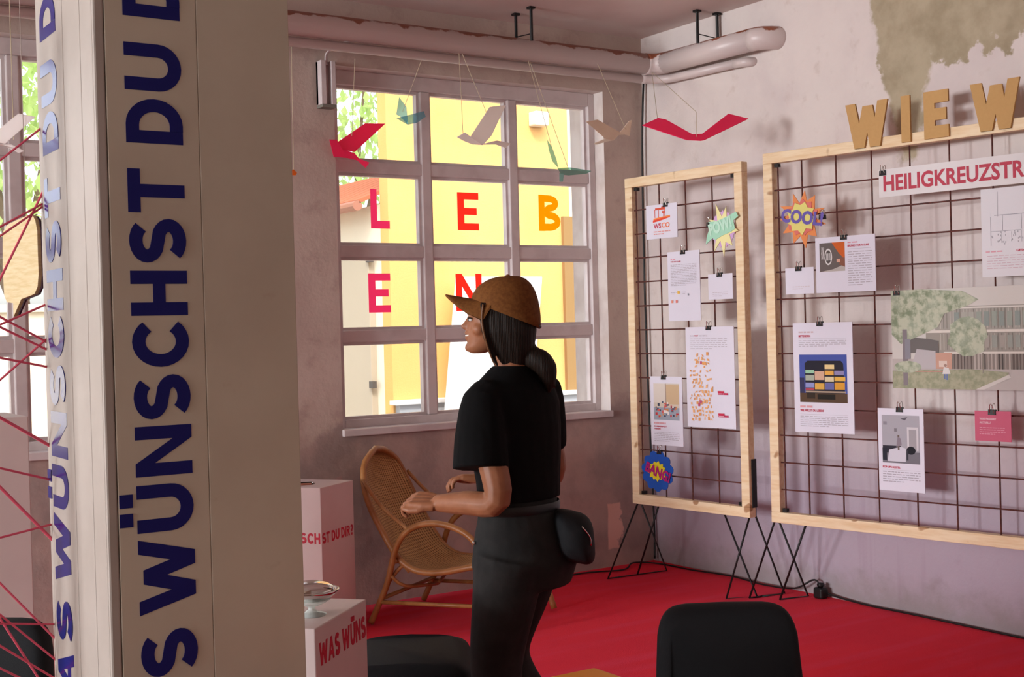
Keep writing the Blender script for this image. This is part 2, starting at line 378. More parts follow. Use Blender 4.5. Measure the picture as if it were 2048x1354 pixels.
# ------------------------------------------------------------------ the room
XL, XR, YF, YB, H = -10.0, 5.225, -3.5, 6.341, 3.30
def struct(o): o['kind'] = 'structure'; return o
def slab(name, a, b, mat): return struct(MB().box(a, b).build(name, mat))
def wall_open(name, mats, ops, a0, a1, pt):
    """wall with openings; pt(a, depth, z) -> point; mats = plaster, reveal"""
    xs = sorted({a0, a1, *[v for o in ops for v in o[:2]]}); zs = sorted({0.0, H, *[v for o in ops for v in o[2:]]})
    mb = MB(); T = .35
    for i in range(len(xs) - 1):
        for j in range(len(zs) - 1):
            cx, cz = (xs[i] + xs[i + 1]) / 2, (zs[j] + zs[j + 1]) / 2
            if any(o[0] < cx < o[1] and o[2] < cz < o[3] for o in ops): continue
            for d in (0, T): mb.face([pt(xs[i], d, zs[j]), pt(xs[i + 1], d, zs[j]), pt(xs[i + 1], d, zs[j + 1]), pt(xs[i], d, zs[j + 1])])
    for o in ops:
        for (p, q) in (((o[0], o[2]), (o[1], o[2])), ((o[1], o[2]), (o[1], o[3])), ((o[1], o[3]), (o[0], o[3])), ((o[0], o[3]), (o[0], o[2]))):
            mb.face([pt(p[0], 0, p[1]), pt(q[0], 0, q[1]), pt(q[0], T, q[1]), pt(p[0], T, p[1])], 1)
    return struct(mb.build(name, mats, fixn=False))
WZ0, WZ1 = .965, 2.943
WINX = [(3.078, 4.91), (.818, 2.65), (-1.44, .39), (-3.70, -1.87), (-5.96, -4.13), (-8.22, -6.39)]  # first two are in view; the others are added as light sources
slab('floor', (XL, YF, -.12), (XR, YB, -.006), MAT_FLOOR)  # unseen floor beyond the carpet, made grey to cut red bounce
slab('floor_carpet', (1.25, 1.2, -.006), (XR, YB, 0), MAT_CARPET)
slab('ceiling', (XL - .3, YF - .3, H), (XR + .3, YB + .35, H + .25), MAT_CEIL)
wall_open('wall_back', [MAT_BACK, MAT_REVEAL], [(a, b, WZ0, WZ1) for a, b in WINX], XL - .35, XR + .3, lambda a, d, z: (a, YB + d, z))
slab('wall_right', (XR, YF - .3, -.12), (XR + .3, YB, H), MAT_RIGHT)
slab('wall_front', (XL - .35, YF - .3, -.12), (XR, YF, H), MAT_BACK)
wall_open('wall_left', [MAT_RIGHT, MAT_REVEAL], [(y - .9, y + .9, 1.0, 2.9) for y in (4.4, 1.4, -1.6)], YF, YB, lambda a, d, z: (XL - d, a, z))  # unseen wall, set far off so its added windows light evenly

# windows: outer frame, two mullions, three rails, twelve glazed panes each
RZ = (2.415, 1.945, 1.472)
def window(name, x0, x1, detail=True):
    root = empty(name, ((x0 + x1) / 2, 6.47, WZ0)); struct(root)
    y0, y1 = 6.445, 6.515
    zb, zt = 1.012, 2.862
    gl, gr = x0 + .06, x1 - .045
    MB().box((x0, y0 - .012, WZ0), (gl, y1, WZ1)).build('frame_side', MAT_WIN, root, True, bevel=.004)
    MB().box((gr, y0 - .012, WZ0), (x1, y1, WZ1)).build('frame_side', MAT_WIN, root, True, bevel=.004)
    MB().box((gl, y0 - .012, zt), (gr, y1, WZ1)).build('frame_head', MAT_WIN, root, True, bevel=.004)
    MB().box((gl, y0 - .012, WZ0), (gr, y1, zb)).build('frame_foot', MAT_WIN, root, True, bevel=.004)
    MB().box((x0 - .005, YB - .025, WZ0 - .035), (x1 + .005, y0 - .012, WZ0 + .004)).build('window_sill', MAT_WIN, root, True, bevel=.005)
    mx = (x0 + .622, x0 + 1.222)
    for x in mx: MB().box((x - .03, y0 - .006, zb), (x + .03, y1, zt)).build('mullion', MAT_WIN, root, True, bevel=.006)
    for z in RZ: MB().box((gl, y0 - .002, z - .034), (gr, y1 - .004, z + .034)).build('rail', MAT_WIN, root, True, bevel=.006)
    cols = [(gl, mx[0] - .03), (mx[0] + .03, mx[1] - .03), (mx[1] + .03, gr)]
    rows = [(RZ[0] + .034, zt), (RZ[1] + .034, RZ[0] - .034), (RZ[2] + .034, RZ[1] - .034), (zb, RZ[2] - .034)]
    for a, b in cols:
        for c_, d_ in rows:
            p = MB().box((a + .004, 6.484, c_ + .004), (b - .004, 6.488, d_ - .004)).build('pane', MAT_GLASS, root, True)
            k = .016; bead = MB()      # glazing bead around each pane
            bead.box((a, 6.462, c_), (a + k, 6.5, d_)).box((b - k, 6.462, c_), (b, 6.5, d_)).box((a + k, 6.462, c_), (b - k, 6.5, c_ + k)).box((a + k, 6.462, d_ - k), (b - k, 6.5, d_))
            bead.build('glazing_bead', MAT_WIN, root, True)
    return root
for i, (a, b) in enumerate(WINX): window('window_%d' % (i + 1), a, b)
# the unseen left-wall windows, added to light the room, get frames too
for i, y in enumerate((4.4, 1.4, -1.6)):
    r = struct(empty('window_%d' % (i + 7), (XL - .06, y, 1.0)))
    mb = MB().box((XL - .08, y - .9, 1.0), (XL - .03, y - .84, 2.9)).box((XL - .08, y + .84, 1.0), (XL - .03, y + .9, 2.9))
    mb.box((XL - .08, y - .84, 1.0), (XL - .03, y + .84, 1.06)).box((XL - .08, y - .84, 2.84), (XL - .03, y + .84, 2.9)).box((XL - .08, y - .03, 1.06), (XL - .03, y + .03, 2.84)).box((XL - .08, y - .84, 1.92), (XL - .03, y + .84, 1.98))
    mb.build('window_frame', MAT_WIN, r, True)

# ------------------------------------------------------------------ column with lettering on two faces
CX0, CX1, CY0, CY1 = .716, 1.124, 2.524, 2.971
colr = tag(empty('column', ((CX0 + CX1) / 2, (CY0 + CY1) / 2, 0)), 'large pale boxed column in the foreground with big blue lettering', 'column')
MB().box((CX0 + .012, CY0 + .012, 0), (CX1 - .012, CY1 - .012, H)).build('core', MAT_SEAM, colr, True)
MB().box((CX0 + .022, CY0, 0), (.9225, CY0 + .014, H)).build('front_panel', MAT_COLUMN, colr, True, bevel=.0015)
MB().box((.9230, CY0, 0), (CX1, CY0 + .014, H)).build('front_panel', MAT_COLUMN, colr, True, bevel=.0015)
MB().box((CX0, CY0, 0), (CX0 + .021, CY0 + .012, H)).build('edge_strip', MAT_COLSIDE, colr, True, bevel=.004)
for a, b in ((CY0 + .0125, CY0 + .095), (CY0 + .0975, CY0 + .225), (CY0 + .2275, CY1)):
    MB().box((CX0, a, 0), (CX0 + .014, b, H)).build('side_panel', MAT_COLSIDE, colr, True, bevel=.003)
MB().box((CX1 - .014, CY0 + .0145, 0), (CX1, CY1, H)).build('side_panel', MAT_COLUMN, colr, True)
MB().box((CX0 + .0145, CY1 - .014, 0), (CX1 - .0145, CY1, H)).build('back_panel', MAT_COLUMN, colr, True)
COLTXT = [('W', .471, .62, 0), ('A', .714, .809, 0), ('S', .826, .916, 0), ('W', .951, 1.1, 0), ('Ü', 1.113, 1.207, 0), ('N', 1.224, 1.323, 0), ('S', 1.337, 1.424, 0), ('C', 1.44, 1.527, 0),
          ('H', 1.542, 1.631, 0), ('S', 1.647, 1.734, 0), ('T', 1.746, 1.832, 0), ('D', 1.883, 1.971, 0), ('U', 1.987, 2.08, 0), ('D', 2.132, 2.22, 0), ('I', 2.24, 2.266, 0), ('R', 2.286, 2.372, 0)]
for ch, z0, z1, _ in COLTXT[1:]:
    mb = MB(); letter(mb, ch, (.8885, CY0, z0), (0, 0, 1), (-1, 0, 0), z1 - z0, .1145, .0008, t=.23)
    mb.build('letter', MAT_VINYL_MATT, colr, True)
    mb = MB(); letter(mb, ch, (CX0, 2.801, z0 + .02), (0, 0, 1), (0, 1, 0), z1 - z0, .132, .0008, t=.23)
    mb.build('letter', MAT_VINYL, colr, True)

# ------------------------------------------------------------------ heating pipes under the ceiling
PY, PX_, PZ = 6.07, 5.12, 3.075
def arc_pts(c, r, a0, a1, n=7): return [(c[0] + r * math.cos(rad(a0 + (a1 - a0) * i / n)), c[1] + r * math.sin(rad(a0 + (a1 - a0) * i / n)), c[2]) for i in range(n + 1)]
e = .09
pp = tag(empty('heating_pipe', (3.0, PY, PZ)), 'thick pale heating pipe with flaking rusty top under the ceiling', 'pipe')
MB().tube([(XL + .02, PY, PZ), (0, PY, PZ), (PX_ - e, PY, PZ)], .062, 20).build('pipe_run', MAT_PIPE, pp, True, smooth=True)
MB().tube(arc_pts((PX_ - e, PY - e, PZ), e, 90, 0), .064, 20).build('elbow', MAT_PIPE, pp, True, smooth=True)
MB().tube([(PX_, PY - e, PZ), (PX_, 5.25, PZ - .01)], .064, 20).build('pipe_run', MAT_PIPE, pp, True, smooth=True)
MB().tube([(PX_, 5.25, PZ - .01)] + [(PX_ + .1 - .1 * math.cos(rad(a)), 5.25 - .1 * math.sin(rad(a)), PZ - .01) for a in (22, 45, 68, 90)] + [(XR + .02, 5.15, PZ - .01)], .064, 20).build('elbow', MAT_PIPE, pp, True, smooth=True)
p2 = tag(empty('return_pipe', (3.0, 6.1, 2.99)), 'thin pale pipe running just below the thick heating pipe', 'pipe')
MB().tube([(XL + .02, 6.1, 2.987), (5.02, 6.1, 2.987)], .026, 14).build('pipe_run', MAT_PIPE, p2, True, smooth=True)
MB().tube(arc_pts((5.02, 5.94, 2.987), .16, 90, 0, 8) + [(5.18, 5.45, 2.975)], .026, 14).build('elbow', MAT_PIPE, p2, True, smooth=True)
MB().tube([(5.18, 5.45, 2.975), (5.195, 5.38, 2.972), (XR + .02, 5.33, 2.97)], .026, 14).build('elbow', MAT_PIPE, p2, True, smooth=True)
for lab, rods in (('black threaded double hanger of the pipe above the window', ((4.152, 6.155), (4.142, 5.985))), ('black threaded double hanger of the pipe beside the right wall', ((5.045, 5.607), (5.195, 5.603)))):
    h = tag(empty('pipe_hanger', (rods[0][0], rods[0][1], H)), lab, 'hanger', 'hangers of the heating pipe')
    for x, y in rods:
        MB().tube([(x, y, PZ + .035), (x, y, H)], .009, 8).build('threaded_rod', MAT_BLACK, h, True)
        MB().box((x - .018, y - .018, H - .012), (x + .018, y + .018, H)).build('anchor_plate', MAT_BLACK, h, True)
    (xa, ya), (xb, yb) = rods
    MB().tube([(xa, ya, PZ + .09), (xb, yb, PZ + .075)], .003, 6).build('tie_wire', MAT_BLACK, h, True)
# cable duct with a bent strap, left of the window
dk = tag(empty('wall_bracket', (3.02, 6.3, 2.72)), 'pale wall duct with a curved strap up to the pipe, left of the window', 'bracket')
MB().box((2.975, 6.275, 2.715), (3.005, YB, 2.95)).box((3.035, 6.275, 2.715), (3.062, YB, 2.95)).box((2.975, 6.315, 2.715), (3.062, YB, 2.95)).build('duct', MAT_WIN, dk, True, bevel=.003)
MB().box((2.978, 6.272, 2.70), (3.06, YB, 2.716)).build('end_cap', flat('77736a'), dk, True)
MB().tube([(3.02, 6.3, 2.93), (3.02, 6.29, 2.99), (3.07, 6.24, 3.03), (3.11, 6.17, 3.05), (3.12, 6.12, 3.08)], .016, 8, smooth=5, flat_y=.4).build('strap', MAT_WIN, dk, True, smooth=True)
# black cable in the corner and along the floor
tag(MB().tube([(5.2, 6.29, 3.06), (5.19, 6.31, 2.6), (5.185, 6.315, 1.8), (5.19, 6.31, 1.0), (5.2, 6.3, .3), (5.19, 6.29, .02)], .007, 6, smooth=6).build('corner_cable', MAT_BLACK, smooth=True),
    'black cable hanging down the corner where the two walls meet', 'cable')
tag(MB().tube([(4.2, 6.22, .008), (4.6, 6.26, .008), (4.85, 6.18, .009), (5.0, 6.27, .02), (5.14, 6.2, .008), (5.16, 5.9, .008), (5.19, 5.6, .012), (5.17, 5.3, .008), (5.15, 5.05, .03), (5.18, 4.93, .09), (5.19, 4.86, .03), (5.2, 4.6, .008), (5.19, 4.3, .012), (5.2, 3.9, .008), (5.19, 3.4, .01), (5.2, 2.6, .008)], .0052, 6, smooth=6).build('floor_cable', MAT_BLACK, smooth=True),
    'black cable lying along the foot of the right wall on the carpet', 'cable')
tag(MB().box((5.14, 4.845, 0), (5.195, 4.91, .06)).box((5.15, 4.86, .06), (5.185, 4.895, .085)).build('power_adapter', MAT_BLACK, bevel=.012, seg=3), 'small black power adapter on the carpet at the foot of the right wall', 'adapter')

# ------------------------------------------------------------------ outside
struct(MB().box((-80, YB + .35, -.2), (90, 220, -.02)).build('ground_outside', flat('b9b2a6', .9, .1)))
yb = tag(empty('yellow_building', (7, 9.8, 0)), 'sunlit yellow rendered building seen through the window', 'building')
MB().box((5.24, 9.8, 0), (7.16, 9.95, 6.5)).build('wall', MAT_YELLOW, yb, True)
MB().box((5.26, 9.72, 0), (7.16, 9.8, .86)).build('base_plinth', flat('a9adb3', .8, .2), yb, True)
MB().box((5.2, 9.68, .86), (7.18, 9.8, .9)).build('plinth_ledge', flat('d5d6d8', .7, .2), yb, True, bevel=.006)
MB().box((7.06, 9.76, 0.9), (7.2, 9.8, 2.52)).build('door_frame', flat('9c7a4a', .8, .2), yb, True)  # brown strip: shade of the doorway return put into the colour
wl = MB().box((6.72, 9.68, 3.34), (6.87, 9.8, 3.47)).build('wall_lamp', flat('e8e4dc', .4, .4), yb, True, bevel=.012)
an = tag(empty('annex', (5.3, 11, 0)), 'low pale annex with tiled eaves left of the yellow building', 'building')
MB().box((5.26, 9.97, 0), (7.1, 15.5, 2.6)).build('wall', MAT_WHITEWALL, an, True)
for i in range(24):
    y = 9.96 + i * .22
    MB().prism([(5.05, y, 2.6), (5.05, y + .2, 2.6), (6.0, y + .2, 3.0), (6.0, y, 3.0)], (0, 0, .035)).build('roof_tile', flat('b5694a', .8, .2), an, True)
MB().tube([(5.03, 9.96, 2.58), (5.03, 15.2, 2.58)], .045, 10).build('gutter', flat('a8705a', .5, .4), an, True)
MB().box((5.2, 10.12, .62), (5.262, 10.66, 2.16)).build('door', flat('b9ac98', .6, .3), an, True, bevel=.006)
for z in (2.1, 1.0): MB().box((5.18, 10.06, z), (5.22, 10.13, z + .06)).build('hinge', flat('54504c'), an, True)
ww = tag(empty('white_building', (9.5, 13.5, 0)), 'bright white wall right of the yellow building', 'building')
MB().box((7.17, 12.6, 0), (14, 13.4, 6)).build('wall', MAT_WHITEWALL, ww, True)
MB().box((8.5, 12.55, 1.0), (9.5, 12.6, 2.2)).build('window', flat('8a9499', .2, .5), ww, True)
gw = tag(empty('garden_wall', (0, 12, 0)), 'bright pale courtyard wall seen through the window beside the column', 'wall')
MB().box((-6, 12, 0), (3.6, 12.25, 1.75)).build('wall', MAT_WHITEWALL, gw, True)
MB().box((-6.03, 11.95, 1.75), (3.63, 12.3, 1.82)).build('coping', flat('cfc5b5', .8, .2), gw, True)
# white board leaning outside the window, turned a little in its plane
mb = MB(); mb.prism([(5.42, 9.42, -.02), (6.33, 9.42, -.02), (6.694, 9.60, 1.953), (5.782, 9.60, 1.953)], (.01, .035, 0))
wb = tag(mb.build('leaning_board', flat('efeeea', .6, .2), bevel=.01), 'large white board leaning tilted against the yellow building outside', 'board')
def tree(label, x, y, z0, z1, rx, n):
    t = tag(empty('leafy_tree', (x, y, 0)), label, 'tree', 'trees in the courtyard')
    tr = MB().tube([(x, y, -.02), (x + .05, y, z0 * .6), (x - .08, y + .1, z0 + .5)], [.13, .1, .06], 8, smooth=3).build('trunk', flat('6b5a48', .9, .1), t, True)
    for k in range(6):
        a = k * 1.05; MB().tube([(x - .03, y + .05, z0 * .8), (x + math.cos(a) * rx * .4, y + math.sin(a) * .4, z0 + (z1 - z0) * .3), (x + math.cos(a) * rx * .7, y + math.sin(a) * .7, z0 + (z1 - z0) * .6)], [.05, .03, .01], 6, smooth=3).build('branch', flat('6b5a48', .9, .1), t, True)
    mb = MB()
    for i in range(n):
        while True:
            p = Vector((rnd.uniform(-1, 1), rnd.uniform(-1, 1), rnd.uniform(-1, 1)))
            if .35 < p.length < 1: break
        q = Vector((x + p.x * rx, y + p.y * rx * .8, (z0 + z1) / 2 + p.z * (z1 - z0) / 2))
        E_ = Euler((rnd.uniform(0, 6), rnd.uniform(0, 6), rnd.uniform(0, 6))).to_matrix(); s_ = rnd.uniform(.05, .10)
        mb.face([q + E_ @ Vector(v) * s_ for v in ((-1, 0, 0), (0, -.55, .1), (1.1, 0, 0), (0, .55, .1))])
    f = mb.build('foliage', MAT_LEAF, t, True, fixn=False); f['kind'] = 'stuff'
tree('leafy tree above the tiled annex, seen in the upper left panes', 8.45, 17.2, 2.2, 8.2, 2.2, 4200)
tree('leafy tree seen through the window beside the column', 3.2, 14.2, 2.2, 5.6, 1.5, 2400)
# ------------------------------------------------------------------ display panels: pine frame, steel mesh, bent rod feet
def panel(label, x0, y0, phi, length, zb, zt, verts, horis, fw_=.056, dp=.05):
    p = tag(empty('display_panel', (x0, y0, 0), rad(phi) - math.pi / 2), label, 'display panel', 'mesh display panels')
    MB().box((0, -dp / 2, zt - fw_), (length, dp / 2, zt)).build('beam', MAT_PINE, p, bevel=.003)
    MB().box((0, -dp / 2, zb), (length, dp / 2, zb + fw_)).build('beam', MAT_PINE, p, bevel=.003)
    for a in (0, length - fw_): MB().box((a, -dp / 2 + .001, zb + fw_), (a + fw_, dp / 2 - .001, zt - fw_)).build('post', MAT_PINE, p, bevel=.003)
    for x in verts: MB().tube([(x, .004, zb + .02), (x, .004, zt - .02)], .0042, 6).build('mesh_rod', MAT_ROD, p)
    for z in horis: MB().tube([(.02, -.003, z), (length - .02, -.003, z)], .0042, 6).build('mesh_rod', MAT_ROD, p)
    for x, z in ((fw_ + .02, zt - fw_ - .012), (length - fw_ - .02, zt - fw_ - .012), (fw_ + .02, zb + fw_ + .012), (length - fw_ - .02, zb + fw_ + .012)):
        MB().box((x - .012, -.012, z - .009), (x + .012, .012, z + .009)).build('mesh_clip', MAT_BLACK, p)
    return p
SP = panel('narrow standing mesh panel in a pine frame next to the corner', 4.771, 5.945, 5.5, .893, .447, 2.352, (.065, .252, .457, .656), [2.162 - .1395 * i for i in range(12)])
BP = panel('wide standing mesh panel in a pine frame at the right edge', 4.90, 4.942, 9.25, 1.75, .434, 2.378, (.075, .223, .427, .63, .839, 1.044, 1.256, 1.46, 1.66), [2.18 - .1428 * i for i in range(13)])
def foot(p, pts, name='foot_rod'):
    MB().tube(pts, .006, 6).build(name, MAT_BLACK, p, True, smooth=True)
def on_panel(p, s_, z, y=0.0): return p.matrix_basis @ Vector((s_, y, z))
# crossing rods from the lower beam to floor bars set square to the panel
foot(SP, [on_panel(SP, .02, .45), (4.622, 6.036, .006), (5.041, 6.0, .006), on_panel(SP, .045, .45)])
foot(SP, [on_panel(SP, .19, .45), (4.828, 6.016, .006)])
foot(SP, [on_panel(SP, .69, .45), (4.926, 5.113, .006), (4.767, 5.182, .006), on_panel(SP, .87, .45)])
foot(SP, [on_panel(SP, .886, .75, .03), on_panel(SP, .886, .45, .03), (5.093, 5.072, .006), (4.95, 5.1, .006)])
foot(BP, [on_panel(BP, .004, .75, .03), on_panel(BP, .004, .44, .0), (4.869, 5.111, .006), (4.94, 5.098, .006)])
foot(BP, [on_panel(BP, .03, .44), (5.141, 4.945, .006), (4.965, 4.979, .006), on_panel(BP, .2, .44)])
foot(BP, [on_panel(BP, 1.55, .44), (5.20, 3.2, .006), (5.0, 3.2, .006), on_panel(BP, 1.7, .44)])
MB().box((.874, -.004, .5), (.893 + .006, .031, .76)).build('foot_plate', MAT_BLACK, SP)

# ------------------------------------------------------------------ sheets hung on the mesh
GREY, RED, PINK = 'b3aab2', 'c2304a', 'd98a98'
class Sheet:
    def __init__(s, name, label, cat, p, s0, s1, z0, z1, mat, y=-.030, th=.004, group='sheets clipped to the mesh', tilt=0):
        s.w, s.h = s1 - s0, z1 - z0; s.k = 0
        mb = MB().box((0, -th, 0), (s.w, 0, s.h)); s.th = th
        s.o = tag(mb.build(name, mat), label, cat, group)
        s.o.matrix_basis = p.matrix_basis @ Matrix.Translation((s0, y, z0)) @ Matrix.Rotation(rad(tilt), 4, 'Y')
        s.cols, s.mb = [], None
    def begin(s): s.mb = MB(); s.cols = []; s.k += 1; return s
    def mi(s, c):
        if c not in s.cols: s.cols.append(c)
        return s.cols.index(c)
    def y(s): s.k += .05; return -s.th - .0003 - .0003 * s.k
    def P(s, pts, c): y = s.y(); s.mb.face([(x * s.w, y, z * s.h) for x, z in pts], s.mi(c)); return s
    def R(s, x0, z0, x1, z1, c): return s.P([(x0, z0), (x1, z0), (x1, z1), (x0, z1)], c)
    def T(s, txt, x0, z0, x1, z1, c, bold=.0):
        text_mesh(s.mb, txt, (x0 * s.w, s.y(), z0 * s.h), (1, 0, 0), (0, 0, 1), (x1 - x0) * s.w, (z1 - z0) * s.h, .0002, bold, s.mi(c)); return s
    def lines(s, x0, z0, x1, z1, n, c=GREY, fill=.32):
        d = (z1 - z0) / n
        for i in range(n):
            zz = z1 - d * (i + .5); x = x0; xe = x1 if i < n - 1 else x0 + (x1 - x0) * .6
            while x < xe - .02:
                l = rnd.uniform(.04, .12); s.R(x, zz - d * fill / 2, min(xe, x + l), zz + d * fill / 2, c); x += l + .018
        return s
    def end(s, name):
        o = s.mb.build(name, [c if not isinstance(c, str) else flat(c, .7, .15) for c in s.cols], s.o, fixn=False)
        if len(s.mb.f) > 1: o['kind'] = 'stuff'
        return o
WHITE = flat('dcd8e4', .65, .2)
def clip(p, s_, z, label, y=-.032):
    c = tag(empty('binder_clip'), label, 'clip', 'binder clips on the mesh panels')
    c.matrix_basis = p.matrix_basis @ Matrix.Translation((s_, y, z))
    MB().prism([(-.018, -.008, -.014), (-.018, .008, -.014), (-.018, .005, .010), (-.018, -.005, .010)], (.036, 0, 0)).build('body', MAT_BLACK, c)
    for sy in (-1, 1):
        MB().tube([(-.011, sy * .006, -.006), (-.008, sy * .009, .012), (-.005, sy * .014, .03), (0, sy * .016, .036), (.005, sy * .014, .03), (.008, sy * .009, .012), (.011, sy * .006, -.006)], .0018, 6, smooth=3).build('wire_handle', MAT_STEEL, c, smooth=True)
    return c

# narrow panel
s = Sheet('logo_card', 'square white card with a red and orange house logo reading WSCO', 'card', SP, .182, .425, 1.982, 2.176, WHITE)
s.begin(); 
for a, b, c_, d_ in ((.28, .62, .3, .86), (.3, .84, .42, .9), (.4, .62, .42, .9), (.42, .9, .5, .84), (.5, .84, .6, .93), (.6, .62, .62, .93), (.56, .62, .58, .78), (.52, .74, .62, .8)): s.R(a, b, c_, d_, 'd2553f')
s.P([(.22, .55), (.22, .48), (.5, .53), (.78, .60), (.78, .62), (.5, .6)], 'e0503c'); s.P([(.24, .55), (.5, .6), (.78, .62), (.78, .66), (.5, .63), (.24, .6)], 'ee8a4a'); s.end('logo')
s.begin(); s.T('WS', .24, .30, .48, .45, 'c8324a', .02); s.T('CO', .5, .31, .76, .46, 'ee7a45', .02); s.end('logo_lettering')
s.begin(); s.lines(.24, .1, .78, .24, 2, 'e0a09a', .45); s.end('printed_text')
clip(SP, .338, 2.172, 'binder clip on top of the WSCO logo card')
s = Sheet('text_sheet', 'tall white sheet of plain printed text left of the small white card', 'sheet', SP, .342, .586, 1.511, 1.90, WHITE)
s.begin(); s.T('WIR SIND DABEI', .1, .845, .42, .865, RED, .02); s.lines(.1, .88, .38, .9, 1, PINK, .6); s.lines(.1, .5, .9, .82, 14); s.lines(.1, .38, .3, .42, 2); s.lines(.46, .38, .6, .42, 2); s.end('printed_text')
s.begin(); s.R(.3, .39, .37, .43, 'e8b84a'); s.R(.62, .36, .66, .39, '8a8f9a'); s.R(.1, .26, .16, .3, 'dd8f7a'); s.R(.24, .26, .3, .3, 'dd7a6a'); s.end('sponsor_marks')
clip(SP, .462, 1.896, 'binder clip on top of the tall plain text sheet')
s = Sheet('small_card', 'small white card at the right post of the narrow panel', 'card', SP, .646, .821, 1.622, 1.76, WHITE)
s.begin(); s.lines(.18, .1, .8, .3, 3, 'c0b4ba'); s.end('printed_text')
clip(SP, .73, 1.757, 'binder clip on the small white card of the narrow panel')
s = Sheet('map_poster', 'tall white poster with an orange figure-ground map', 'poster', SP, .467, .820, .919, 1.474, WHITE)
s.begin(); s.T('DAS', .1, .905, .17, .92, GREY); s.T('WEST', .18, .905, .27, .92, RED, .02); s.T('SIDE VIERTEL', .29, .905, .46, .92, GREY); s.lines(.1, .775, .86, .89, 6); s.end('printed_text')
s.begin(); rm = random.Random(3)
for r_ in range(17):
    for c_ in range(7):
        if rm.random() < .22 or (r_ > 12 and (c_ in (0, 6))) : continue
        x = .1 + c_ * .066 + rm.uniform(-.012, .012) + (.03 * math.sin(r_)); z = .07 + r_ * .04 + rm.uniform(-.008, .008)
        a = rm.uniform(.02, .052); b = rm.uniform(.014, .034); sk = rm.uniform(-.014, .014)
        s.P([(x, z), (x + a, z + sk * .6), (x + a + sk, z + b + sk * .6), (x + sk, z + b)], rm.choice(['e3a468', 'e8b07a', 'dd9a5c']))
s.R(.27, .24, .32, .27, 'b8557a'); s.R(.24, .21, .28, .24, 'c0506a'); s.R(.3, .63, .34, .66, 'b8557a'); s.end('city_map')
s.begin()
for z in (.33, .11):
    s.R(.66, z, .86, z + .02, 'bb3858'); s.R(.655, z + .02, .78, z + .038, 'c2304a'); s.lines(.67, z + .003, .85, z + .018, 1, 'e6c8d0', .4)
s.end('map_labels')
clip(SP, .64, 1.470, 'binder clip on top of the orange map poster')
s = Sheet('photo_sheet', 'tall white sheet with a photo of a room full of red chairs', 'sheet', SP, .180, .430, .804, 1.196, WHITE)
s.begin(); s.R(.1, .37, .9, .9, 'cfc2b2'); s.R(.1, .62, .48, .9, 'd8cdc2'); s.R(.5, .6, .9, .88, 'c9ae8c'); s.R(.47, .58, .5, .9, 'a5938a'); s.R(.1, .37, .9, .55, '9aa0ac')
for i in range(46):
    x = rm.uniform(.12, .8); z = rm.uniform(.4, .62); z = min(z, .75 - x * .3); s.R(x, z, x + rm.uniform(.03, .08), z + rm.uniform(.015, .045), rm.choice(['c23c40', 'd4605a', 'e8ded8', '5a5f70', 'c98a5a', '3f4458']))
s.end('photo')
s.begin(); s.lines(.1, .3, .72, .34, 1, 'd9a0a4', .6); s.T('SOMMERFEST', .1, .262, .5, .284, RED, .02); s.T('VEREIN', .1, .226, .3, .248, RED, .02); s.lines(.1, .05, .9, .2, 6); s.end('printed_text')
clip(SP, .288, 1.193, 'binder clip on top of the red chairs photo sheet')

def burst(name, label, p, cs, cz, layers, word, y=-.034, group='comic speech bursts'):
    o = None
    for k, (pts, colr_) in enumerate(layers):
        mb = MB().prism([(a, -.0035 * k, b) for a, b in pts], (0, -.0035, 0))
        if o is None:
            o = tag(mb.build(name, flat(colr_, .6, .2)), label, 'sign', group); o.matrix_basis = p.matrix_basis @ Matrix.Translation((cs, y, cz))
        else: mb.build('star_layer', flat(colr_, .6, .2), o)
    mb = MB(); n = len(layers); txt, x0, z0, wd, ht, rot, cc = word; a = rad(rot)
    text_mesh(mb, txt, (x0, -.0035 * n - .002, z0), (math.cos(a), 0, math.sin(a)), (-math.sin(a), 0, math.cos(a)), wd, ht, .0, .045)
    mb.build('lettering', flat(cc, .6, .2), o, fixn=False)
    return o
def star(n, r0_, r1, sx=1, sz=1, ph=0, jit=0, sd=1):
    q = random.Random(sd); return [((r0_ if i % 2 == 0 else r1) * (1 + q.uniform(-jit, jit)) * math.sin(ph + math.pi * i / n) * sx, (r0_ if i % 2 == 0 else r1) * (1 + q.uniform(-jit, jit)) * math.cos(ph + math.pi * i / n) * sz) for i in range(2 * n)]
def cloud(n, r, b, sx=1, sz=1, k=6): return [(r * (1 + b * abs(math.sin(n * math.pi * i / (n * k)))) * math.sin(2 * math.pi * i / (n * k)) * sx, r * (1 + b * abs(math.sin(n * math.pi * i / (n * k)))) * math.cos(2 * math.pi * i / (n * k)) * sz) for i in range(n * k)]
burst('comic_burst', 'mint and yellow comic star reading POW on the narrow panel', SP, .765, 2.0, [(star(24, .085, .078, 1.0, 1.2), 'cfa9d6'), (star(9, .125, .062, .85, 1.12, .3, .12, 4), 'eee6a8'), ([(-.11, -.03), (-.08, .03), (-.1, .045), (-.03, .045), (.02, .06), (.1, .085), (.115, .06), (.08, .04), (.09, -.005), (.06, -.02), (.0, -.035), (-.05, -.055), (-.07, -.045), (-.12, -.075)], 'a9dcc0')], ('POW!', -.085, -.035, .165, .068, 14, 'c2e8d2'))
clip(SP, .665, 2.035, 'binder clip beside the mint POW star')
burst('comic_burst', 'blue cloud comic sign with a yellow star reading BANG', SP, .222, .652, [(cloud(11, .108, .16, 1.02, .95), '2456b4'), (star(13, .072, .058, 1, .8, .2, .06, 2), 'e6d930')], ('BANG!', -.095, -.004, .20, .062, -17, 'b01e70'))
clip(SP, .24, .765, 'binder clip above the blue BANG cloud')
